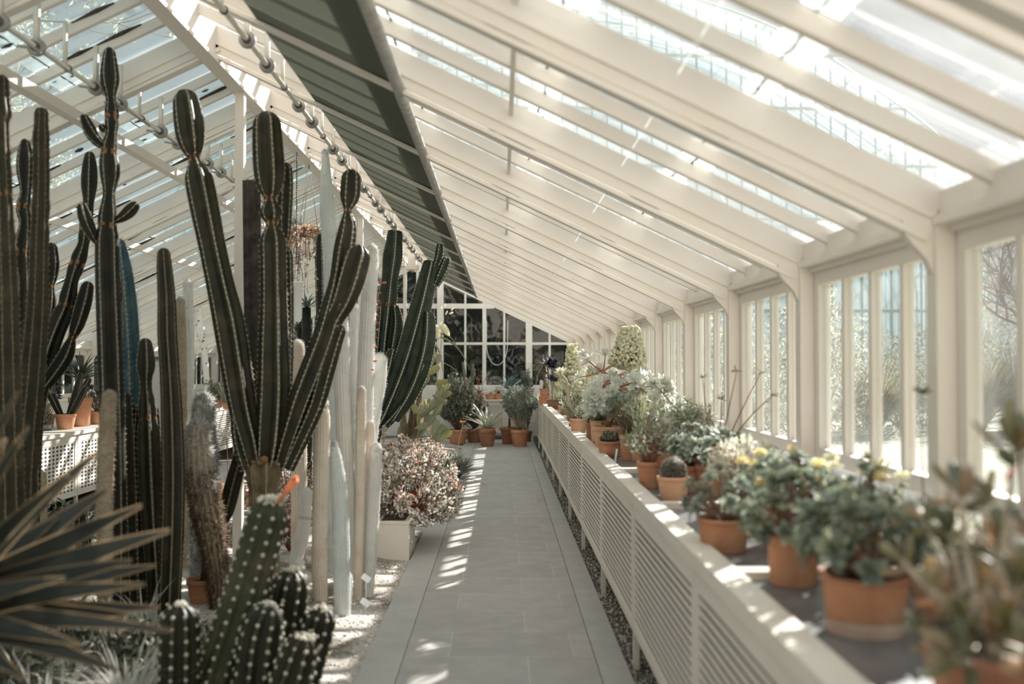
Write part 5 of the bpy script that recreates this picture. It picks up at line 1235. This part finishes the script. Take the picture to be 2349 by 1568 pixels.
potted('large pale terracotta pot filled with grassy green foliage', 1392, 1030, 62, 60, p_grass, dict(h=.34, n=700, lf='lf_grass', w=.004, curve=.9, spread=1.1, seed=3), mat='terra_pale', dY=.35, taper=.8, rim=.0)
potted('terracotta pot leaning plants over the bench behind the shallow bowl', 1452, 1062, 46, 62, p_aeonium, AE(h=.34, w=.16, n=30, rr=.05, leaf='lf_grey', seed=41), dY=.2)
potted('narrow old terracotta pot beside the large pale pot', 1358, 1012, 26, 42, p_bush, dict(h=.25, w=.12, n=40, lf=('lf_grass', 'lf_pale'), L=.03, W=.006, per=16, seed=42), mat='terra_old', dY=.1)
t = potted('pale terracotta pot with a bare curved pink stem topped by a round yellow-green head', 1328, 995, 44, 36, p_bush, dict(h=.15, w=.14, n=26, lf=('lf_grey', 'lf_grass'), L=.04, W=.008, per=12, seed=44), mat='terra_pale')
b = V(t['_o'])+V((0, 0, .12)); yy = b.y; m = MB(['twigpale', 'cream_fl', 'lf_pale'])
pts = [(*b, .013)]+[(*P(x, y, yy), r_) for x, y, r_ in ((1306, 925, .014), (1302, 890, .012), (1299, 872, .010), (1286, 858, .009))]
s_ = cat(pts, 6); m.tube([V(q[:3]) for q in s_], [q[3] for q in s_], 7)
m.build('stem', t); m = MB(['cream_fl', 'lf_pale']); c = V(s_[-1][:3])
for k in range(3): rosette(m, c+V((0, 0, .01*k)), V((-.3, -.5, 1)), .05+.012*k, 22, .3, k % 2)
m.build('head', t)
potted('tiny terracotta bowl of brown stubs at the front rim', 1316, 984, 24, 14, p_bush, dict(h=.05, w=.05, n=20, lf=('lf_tip', 'twigred'), L=.015, W=.008, per=6, seed=4), bowl=True)
# tree-like aeonium with red-brown branches
def tree_aeonium(label, pxb, Y, tips, leafm, rr, trunkpx, leafm2=None):
    b0 = P(pxb, 1000, Y); b0.z = TB; t = thing('tree_aeonium', (b0.x, b0.y, b0.z), label, 'succulent'); b = potmesh(t, b0, .12, .18, 'terra_pale')
    ms = MB(['twigred']); fk = [P(x, y, Y) for x, y in trunkpx]; ms.tube([b]+fk, [.024]*1+[.022-.003*i for i in range(len(fk))], 8)
    ml = MB([leafm])
    for x, y, dy, s in tips:
        e = P(x, y, Y+dy); k = min(range(len(fk)), key=lambda i: (fk[i]-e).length); twig(ms, fk[k], e, .009, .25)
        rosette(ml, e, (e-fk[k]).normalized()+V((0, 0, .5)), rr*s, 17, .42)
    ms.build('stems', t); ml.build('rosettes', t); return t
g = random.Random(3)
tree_aeonium('tree-like aeonium with thick red-brown branches and broad pale rosettes', 1395, 7.4, [(1365+g.uniform(-5, 150), 872+g.uniform(0, 75), g.uniform(-.35, .45), g.uniform(.7, 1.2)) for k in range(80)]+[(1505+g.uniform(-25, 30), 895+g.uniform(-22, 22), .3, .8) for k in range(20)]+[(1370+g.uniform(-8, 8), 915+g.uniform(-8, 8), -.3, 1.1) for k in range(6)], 'lf_pale', .10, [(1400, 940), (1393, 900), (1385, 880)])
tree_aeonium('spindly branching succulent with narrow white-green leaf tufts on red stems', 1385, 8.4, [(1340, 815, 0, 1), (1352, 830, 0, 1.1), (1388, 815, 0, 1.1), (1375, 850, .1, .8), (1438, 830, 0, .9), (1440, 850, .1, .8), (1465, 850, .2, 1), (1470, 862, 0, .9), (1330, 865, 0, .8), (1420, 815, .2, .7), (1400, 860, 0, .8), (1478, 870, .2, .9), (1455, 875, .1, 1)], 'lf_pale', .11, [(1386, 930), (1392, 880), (1382, 852)])
for (x, Y, w, h, kind, kw, lb, mt) in (
    (1475, 6.6, 70, 60, p_grass, dict(h=.42, n=420, lf='lf_grass', w=.004, curve=.8, spread=.9, seed=13), 'second grassy tuft in a pot beside the window', 'terra_pale'),
    (1560, 5.6, 84, 70, p_bush, dict(h=.30, w=.22, n=100, lf=('lf_grey', 'lf_pale', 'lf_green'), L=.05, W=.010, per=20, seed=14, el=-.1), 'grey feathery bush in a pot by the fourth window post', 'terra'),
    (1640, 4.9, 90, 70, p_aeonium, AE(h=.20, w=.18, n=30, rr=.055, leaf='lf_grey', seed=51), 'grey-green aeonium in a pot behind the ball cactus', 'terra'),
    (1700, 4.2, 90, 70, p_bush, dict(h=.24, w=.18, n=80, lf=('lf_pale', 'cream_fl', 'white_lf'), L=.04, W=.010, per=18, stemm='twigred', seed=15, el=0), 'pale twiggy bush with reddish stems near the heating pipe', 'terra_pale'),
    (1800, 3.6, 110, 80, p_aeonium, AE(h=.22, w=.16, n=36, rr=.05, leaf='lf_grey', seed=52, flow=('yellow', 8, 1.0)), 'aeonium with pale yellow flowers close to the window sill', 'terra'),
    (1960, 3.1, 120, 90, p_aeonium, AE(h=.24, w=.16, n=34, rr=.05, leaf='lf_greydk', seed=53, flow=('cream_fl', 5, 1.3)), 'tall dusky aeonium with pale flower heads near the sill', 'terra'),
    (2160, 2.55, 150, 110, p_bush, dict(h=.20, w=.13, n=60, lf=('lf_grey', 'lf_pale', 'lf_tip'), L=.04, W=.012, per=16, stemm='twigred', seed=19), 'loose pale bush in a pot beside the nearest window post', 'terra_pale'),
    (1530, 6.9, 60, 50, p_bush, dict(h=.34, w=.2, n=100, lf=('lf_pale', 'white_lf', 'lf_grey'), L=.04, W=.012, per=18, seed=61, el=-.1), 'pale leafy bush in a pot under the bright window', 'terra')):
    potted(lb, x, 1000, w, h, kind, kw, surf=TB, Y=Y, mat=mt)
# tall flower heads and wiry stems
def spikeplant(label, pxb, Y, top, r, **kw):
    p = P(pxb, 1000, Y); tp = P(top[0], top[1], Y); t = thing('flower_spike_plant', (p.x, Y, TB), label, 'flowering plant')
    b = potmesh(t, V((p.x, Y, TB)), .07, .11, 'terra'); p_aeonium(t, b, .16, .09, 8, .06, 'lf_green', seed=hash_(label))
    p_spike(t, b, tp.z-b.z, r, lean=(tp.x-p.x, 0), **kw); return t
spikeplant('tall aeonium bearing a big cream cone of flowers, highest on the bench', 1415, 7.7, (1446, 750), .17, n=1500, cone=.62, s=.019, bare=.62)
spikeplant('tall stalk of round cream-green flower clusters near the far end', 1305, 12.5, (1312, 788), .15, n=300, cone=.6, s=.030, bare=.25)
spikeplant('bright yellowish flower stalk just beyond the round-headed curved stem', 1345, 10.8, (1362, 838), .10, n=260, cone=.4, s=.020, bare=.35)
t = thing('wiry_plant', (P(1590, 1000, 5.6).x+.06, 5.3, TB), 'wiry plant with long thin leaning stems in front of the windows', 'plant')
b = potmesh(t, V(t['_o']), .06, .09, 'terra'); m = MB(['twig', 'lf_olive', 'twigred'])
for (x, y, Y, mi) in ((1612, 865, 5.2, 0), (1520, 900, 5.6, 0), (1655, 915, 5.2, 2), (1690, 850, 4.9, 2), (1745, 855, 4.8, 2), (1775, 905, 4.6, 2), (1630, 930, 5.3, 2), (1500, 880, 5.9, 0)):
    e = P(x, y, Y); pts = twig(m, b, e, .005, .18, mi, R, 8)
    for q in range(7): d = domedir(-.3); m.blade(e, d, perp(d), .035, .010, .4, 3, None, .1, 1)
m.build('stems', t)
t = thing('wiry_plant', (P(2050, 1000, 3.0).x+.03, 2.85, TB), 'slender stalk with a single green tuft in front of the mullions', 'plant')
b = potmesh(t, V(t['_o']), .06, .08, 'terra'); m = MB(['twig', 'lf_olive'])
for (x, y, Y) in ((2115, 900, 2.9), (2020, 1075, 3.0), (1990, 1050, 3.0)):
    e = P(x, y, Y); twig(m, b, e, .003, .2, 0, R, 8)
    for q in range(16): d = domedir(-.4); m.blade(e, d, perp(d), .032, .012, .4, 3, None, .1, 1)
m.build('stems', t)
# far aloe on two stacked pots, blue-black flowers
potted('upturned terracotta pot under the wild-leaved aloe at the far end', 1247, 922, 24, 22, [], None, surf=TB, Y=15.2, rim=.25, name='terracotta_pot', catg='flowerpot')
t = potted('wild aloe with long curling leaves standing high on stacked pots at the far end', 1248, 900, 22, 17, p_aloe, dict(L=.42, n=60, lf='lf_olive', W=.07, curve=1.5, up=.2, seed=12, trunk=.30, cone=1.3), surf=TB, Y=15.2, lift=.145)
t = thing('dark_aeonium', (P(1268, 900, 14.2).x, 14.2, TB), 'aeonium with near-black rosettes beside the wild aloe', 'succulent')
b = potmesh(t, V(t['_o']), .09, .13, 'terra_old'); m = MB(['lf_black']); ms = MB(['twigpale'])
for (x, y, s) in ((1256, 835, 1.2), (1273, 832, 1.2), (1262, 828, 1), (1268, 842, 1), (1264, 868, 1.0), (1272, 872, .9)):
    e = P(x, y, 14.2); twig(ms, b, e, .008, .2)
    for q in range(2): rosette(m, e+V((0, 0, .01*q)), V((R.uniform(-.5, .5), -.6, .7)), .085*s, 24, .3)
m.build('rosettes', t); ms.build('stems', t)
kinds = [(p_aeonium, dict(h=.24, w=.13, n=18, rr=.055, leaf='lf_grey'), 'grey rosettes'), (p_bush, dict(h=.28, w=.15, n=60, lf=('lf_pale', 'lf_grass'), L=.035, W=.008, per=16), 'fine pale foliage'),
    (p_aloe, dict(L=.22, n=26, lf='lf_blue', W=.12, curve=.6), 'spiky blue-green leaves'), (p_columns, dict(h=.3, r=.03, n=4, mat='green_light'), 'clustered finger cacti'),
    (p_bush, dict(h=.22, w=.13, n=60, lf=('lf_blue', 'lf_grey'), L=.03, W=.007, per=16), 'fine blue-grey foliage'), (p_aloe, dict(L=.28, n=26, lf='lf_tip', W=.08, curve=1.1), 'rusty curling leaves'),
    (p_grass, dict(h=.3, n=160, lf='lf_grass', w=.005, curve=.8), 'green grassy leaves'), (p_columns, dict(h=.36, r=.035, n=3, wool=True), 'white woolly columns'), (p_bush, dict(h=.36, w=.16, n=70, lf=('cream_fl', 'lf_pale', 'lf_green'), L=.028, W=.014, per=16), 'cream flowers'),
    (p_ball, dict(r=.06, n=900), 'a pale ball cactus'), (p_bush, dict(h=.3, w=.14, n=50, lf=('orange', 'lf_green', 'lf_grey'), L=.03, W=.012, per=14), 'orange flowers')]
rows = ('at the rim', 'mid-bench', 'at the sill')
near = ('next to the grassy pot', 'just past the curved stem', 'farther past the curved stem', 'halfway to the gable', 'below the yellowish stalk', 'near the cream-green stalk', 'before the black rosettes', 'beside the black rosettes', 'close to the stacked pots', 'beyond the stacked pots', 'at the far end of the bench')
g = random.Random(77); ki = 0
for i, y in enumerate((9.0, 9.75, 10.5, 11.3, 12.1, 12.9, 13.7, 14.6, 15.6, 16.7, 17.9)):
    for j, x in enumerate((.80, 1.01, 1.20)):
        if (i, j) in ((0, 0), (7, 1), (8, 0), (4, 1)): continue
        fn, kw, ds = kinds[(i*4+j*3) % len(kinds)]; kw = dict(kw)
        if fn not in (p_ball,): kw['seed'] = 100+i*7+j
        s = (.9, 1.15, 1.35)[j]*(1.0 if i < 8 else 1.15)
        for q in ('h', 'w', 'L', 'rr'):
            if q in kw and not (fn is p_bush and q == 'L'): kw[q] *= s
        r_ = g.uniform(.05, .075)+.012*j; xx = x+g.uniform(-.02, .02); yq = y+g.uniform(-.12, .12)
        t = thing('potted_plant', (xx, yq, TB), '%s pot with %s %s, %s' % (('small', 'clay', 'larger')[j], ds, rows[j], near[i]), 'potted plant', 'pots on the far half of the right bench')
        b = potmesh(t, V((xx, yq, TB)), r_, r_*1.5, ('terra', 'terra_pale', 'terra_old', 'terra')[(i+j) % 4])
        fn(t, b-V((0, 0, .004)), **kw)
# middle filling on the bench between 5.5 and 8.8
for i, (x, Y, fn, kw, lb) in enumerate(((1.18, 7.9, p_bush, dict(h=.5, w=.2, n=90, lf=('lf_pale', 'cream_fl', 'lf_grass'), L=.03, W=.012, per=18, seed=5), 'pale flowering bush between the tree-like aeoniums and the sill'),
    (1.2, 8.7, p_aeonium, dict(h=.5, w=.2, n=30, rr=.07, leaf='lf_pale', seed=8), 'pale rosettes crowding the sill behind the cream cone'),
    (.95, 6.0, p_aeonium, dict(h=.22, w=.15, n=28, rr=.05, leaf='lf_greydk', seed=9), 'low dusky rosettes in the middle of the bench behind the shallow bowl'),
    (1.18, 6.2, p_bush, dict(h=.32, w=.18, n=70, lf=('lf_grass', 'lf_grey'), L=.04, W=.008, per=18, seed=10), 'green-grey bush against the sill beside the second grassy tuft'),
    (1.02, 5.1, p_bush, dict(h=.22, w=.14, n=60, lf=('lf_greydk', 'lf_grey', 'lf_tip'), L=.03, W=.012, per=16, seed=11), 'mottled small bush beside the ball cactus'),
    (.95, 7.9, p_aeonium, dict(h=.3, w=.17, n=24, rr=.06, leaf='lf_grey', seed=12), 'grey-green rosettes just beyond the large pale pot'),
    (1.02, 3.95, p_aeonium, dict(h=.16, w=.12, n=24, rr=.045, leaf='lf_grey', seed=13), 'low grey rosettes behind the yellow-flowered shrub'))):
    t = thing('potted_plant', (x, Y, TB), lb, 'potted plant'); b = potmesh(t, V((x, Y, TB)), .07, .1, ('terra', 'terra_pale')[i % 2]); fn(t, b, **kw)
# fallen leaves and small things on the bench top
m = MB(['lf_tip'])
for k in range(160):
    x = R.uniform(.74, 1.3); y = 1.6+R.random()**1.5*8; e = V((R.uniform(-1, 1), R.uniform(-1, 1), .1)).normalized()
    m.leaf4(V((x, y, BS+.004)), e, V((0, 0, 1)), R.uniform(.01, .025), R.uniform(.006, .014), 0)
tag(m.build('leaves', None), 'fallen brown leaves scattered on the grey bench top', 'leaves', kind='stuff')
for k, (x, y, lb) in enumerate(((1413, 1062, 'white plant label stuck beside the shallow bowl'), (1488, 1100, 'white plant label standing by the reddish-stemmed pot'), (1345, 985, 'white plant label against the pale curved-stem pot'))):
    Y = (6.5, 5.4, 9.0)[k]; p = P(x, y, Y); t = thing('plant_label', (p.x, Y, BS), lb, 'plant label')
    m = MB(['labelw']); m.box(p.x-.006, p.x+.006, Y-.001, Y+.001, BS, BS+.09, 0, Euler((0, .15, 0)).to_matrix()); m.build('plate', t, False)

# ------------------------------------------------------------------ outside
o = plane('ground', -80, 90, -30, 120, -.06, 'grass', .2, 'pale sunlit lawn around the glasshouse', 'lawn')
def treeo(name, label, b, h, spread, n, mats, leaf, leafn, r0, seed, depthmax=4, ll=.1, ctg='tree'):
    g = random.Random(seed); t = thing(name, b, label, ctg); m = MB([mats]); ml = MB([leaf] if leaf else [mats]); ends = []
    def br(p, d, L, r, k):
        q = p; pts = [p]
        for i in range(4): d = (d+rdir(g)*.22+V((0, 0, .05))).normalized(); q = q+d*L/4; pts.append(q)
        m.tube(pts, [r*(1-.12*i) for i in range(5)], 6 if k < 2 else 4, 0, False); ends.append((q, k))
        if k < depthmax:
            for j in range(n):
                u = pts[g.randint(2, 4)]; br(u, (d+rdir(g)*spread).normalized(), L*g.uniform(.55, .85), r*.55, k+1)
    br(V(b), V((0, 0, 1)), h*.34, r0, 0); m.build('branches', t)
    if leaf:
        es = [e for e, k in ends if k >= depthmax-1]
        for e in es:
            for j in range(leafn): d = rdir(g); ml.leaf4(e+rdir(g)*ll*4*g.random(), d, perp(d), ll*g.uniform(.5, 1.2), ll*.5)
        ml.build('leaves', t)
    return t
treeo('bare_tree', 'leafless tree on the lawn outside the nearest window', (16.2, 30, 0), 9.5, .8, 4, 'twig', None, 0, .22, 5, 5)
treeo('bare_tree', 'second leafless tree farther off beyond the tan grasses', (25.5, 45, 0), 9, .8, 4, 'twig', None, 0, .2, 8, 5)
treeo('blossom_tree', 'tree with yellowish blossom outside the left roof slope', (-10.5, 13, 0), 10, .75, 4, 'twigpale', 'blossom', 12, .2, 6, 5, .09)
treeo('blossom_tree', 'second blossoming tree farther along outside the left roof slope', (-13.5, 19, 0), 12, .75, 4, 'twigpale', 'blossom', 12, .2, 9, 5, .10)
def bushout(label, x, y, r, h, lf, seed, n=2600, L=.09, name='garden_bush', W=.5):
    g = random.Random(seed); t = thing(name, (x, y, -.06), label, 'bush'); m = MB(lf); ms = MB(['twigpale'])
    for k in range(26): d = domedir(0, g); twig(ms, V((x, y, -.06)), V((x+d.x*r*.8, y+d.y*r*.8, d.z*h*.85)), .02, .2, 0, g)
    for k in range(n):
        d = domedir(0, g); s = g.uniform(.55, 1.0); lump = 1+.18*MN.noise(d*3+V((seed, 0, 0)))
        c = V((x+d.x*r*s*lump, y+d.y*r*s*lump, max(.0, d.z*h*s*lump))); e = (rdir(g)+V((0, 0, .4))).normalized(); m.leaf4(c, e, perp(e), L*g.uniform(.6, 1.3), L*W*g.uniform(.7, 1.2), g.randrange(len(lf)))
    ms.build('stems', t); m.build('leaves', t); return t
bushout('tall pale flowering bush outside the second window', 6.7, 21.0, 1.5, 3.0, ['outbush', 'blossom'], 3, 5200)
bushout('dense silvery bush outside the far windows', 4.5, 20.5, 1.6, 3.2, ['outbush', 'blossom'], 5, 4200)
bushout('grey-green bush behind the lawn at the second window', 9.2, 23.0, 1.4, 2.2, ['outbush', 'outtan'], 6, 3600)
bushout('dark green clump at the far edge of the lawn', 12.6, 27, 1.8, 2.4, ['outbush'], 7, 3600)
bushout('hazy shrubbery below the bare trees', 17.5, 36, 4.2, 3.6, ['outbush', 'outtan'], 8, 5200, .16)
for k, (x, y, r, h, lb) in enumerate(((10.4, 21.5, 1.0, 1.9, 'tan pampas grass clump outside the nearest window'), (11.7, 22.5, 1.2, 2.2, 'larger tan pampas clump behind the first one'), (8.0, 21.2, .7, 1.7, 'short tan grass clump between the garden bushes'))):
    t = thing('pampas_grass', (x, y, -.06), lb, 'ornamental grass'); p_grass(t, V((x, y, -.06)), h, 700, 'outtan', .03, 1.1, .55, k+4)
# low planting outside the left wall, seen as dark masses through glass
bushout('dark hedge-like bush outside the left wall', -8.2, 12, 2.0, 2.2, ['lf_dark', 'outbush'], 12, 3600, .12)
# the big palm house
pr = [(20.2, 0), (20.2, 7.2), (19.6, 8.8), (18.0, 11.0), (15.9, 12.6), (12.9, 14.6), (9.8, 16.0), (6.5, 16.9), (3.2, 17.2)]
prof = pr+[(6.4-x, z) for x, z in reversed(pr[:-1])]
t = thing('palm_house', (3.2, 50, 0), 'huge curved-roof palm house of glass and pale metal ribs beyond the lawn', 'glasshouse')
PYs = [41.0+2.2*k for k in range(9)]
m = MB(['steel'])
cs = cat([(a, b) for a, b in pr[1:]], 5); full = [(20.2, 0)]+cs; full = full+[(6.4-a, b) for a, b in reversed(full[:-1])]
for k in range(34):
    y = 41+.55*k; m.tube([V((a, y, b)) for a, b in full], .06 if k % 4 == 0 else .03, 4)
m.build('roof_ribs', t)
m = MB(['steel'])
for a, b in full[::3]: m.tube([V((a, 41, b)), V((a, 59.2, b))], .05, 4)
m.build('purlins', t)
m = MB(['steel'])
xx = -13.6
while xx < 20.2:
    zt = next((b for (a, b), (a2, b2) in zip(full, full[1:]) if (a-xx)*(a2-xx) <= 0), 10)
    zt = max(zt, 7.2); m.box(xx-.035, xx+.035, 40.96, 41.04, 0, zt); xx += .62
for z in (1.2, 3.6, 6.0, 7.4, 9.6, 12, 14.2):
    xs = [a for (a, b), (a2, b2) in zip(full, full[1:]) if (b-z)*(b2-z) <= 0]
    xa, xb = (min(xs), max(xs)) if len(xs) > 1 else (-13.8, 20.2)
    m.box(xa, xb, 40.94, 41.06, z-.06, z+.06)
m.build('front_bars', t)
m = MB(['bigglass']); fv = [(a, 41.0, b) for a, b in full]; n = len(fv)
vs = [V(v) for v in fv]+[V((a, 41.02, b)) for a, _, b in fv]
m.add(vs, [tuple(range(n)), tuple(range(2*n-1, n-1, -1))])
vs = [V((a, 41.0, b)) for a, b in full]+[V((a, 59.2, b)) for a, b in full]
m.add(vs, [(k, k+1, n+k+1, n+k) for k in range(n-1)])
m.build('glass', t)
m = MB(['steel'])
for k in range(40):       # lattice girders inside
    x = -12+k*.8; m.tube([V((x, 44, 8)), V((x+.8, 44, 9.0 if k % 2 else 8))], .03, 4); m.tube([V((x, 44, 9.0 if k % 2 else 8)), V((x+.8, 44, 8 if k % 2 else 9.0))], .03, 4)
m.box(-12, 20, 43.96, 44.04, 7.96, 8.04); m.box(-12, 20, 43.96, 44.04, 8.96, 9.04)
m.build('girder', t)

# ------------------------------------------------------------------ light, world, camera
w = bpy.data.worlds.new('sky'); sc.world = w; w.use_nodes = True; nt = w.node_tree; N, L = nt.nodes, nt.links; N.clear()
tc = N.new('ShaderNodeTexCoord'); mp = N.new('ShaderNodeMapping'); mp.inputs['Scale'].default_value = (1, 1, 2.6); L.new(tc.outputs['Generated'], mp.inputs[0])
nz = N.new('ShaderNodeTexNoise'); nz.inputs['Scale'].default_value = 1.6; nz.inputs['Detail'].default_value = 7; L.new(mp.outputs[0], nz.inputs[0])
rp = N.new('ShaderNodeValToRGB'); e = rp.color_ramp.elements; e[0].position = .40; e[0].color = (.60, .71, .76, 1); e[1].position = .62; e[1].color = (.86, .885, .89, 1)
L.new(nz.outputs[0], rp.inputs[0]); bg = N.new('ShaderNodeBackground'); L.new(rp.outputs[0], bg.inputs[0]); bg.inputs[1].default_value = .92
wo = N.new('ShaderNodeOutputWorld'); L.new(bg.outputs[0], wo.inputs[0])
sd = V((1.06, 1.56, 1.0)).normalized()
l = bpy.data.lights.new('sun', 'SUN'); l.energy = 27.0; l.angle = math.radians(.6); l.color = (1, .95, .89)
so = bpy.data.objects.new('sun', l); COL.objects.link(so); so.rotation_euler = (-sd).to_track_quat('-Z', 'Y').to_euler(); so.location = (10, 10, 12)
cd = bpy.data.cameras.new('camera'); cd.lens = 35; cd.sensor_width = 36; cd.clip_start = .05; cd.clip_end = 300
cd.dof.use_dof = True; cd.dof.focus_distance = 9.5; cd.dof.aperture_fstop = 1.5
co = bpy.data.objects.new('camera', cd); COL.objects.link(co); co.location = CAM; co.rotation_euler = CROT; sc.camera = co
sc.view_settings.view_transform = 'Standard'; sc.view_settings.look = 'None'; sc.view_settings.gamma = 1; sc.view_settings.exposure = -.20
sc.view_settings.use_curve_mapping = False
cy = sc.cycles; cy.max_bounces = 6; cy.transparent_max_bounces = 12; cy.diffuse_bounces = 4; cy.glossy_bounces = 2; cy.transmission_bounces = 3; cy.adaptive_threshold = .06; cy.caustics_reflective = False; cy.caustics_refractive = False; cy.sample_clamp_indirect = 8
for o in list(COL.objects):
    if '_o' in o: del o['_o']
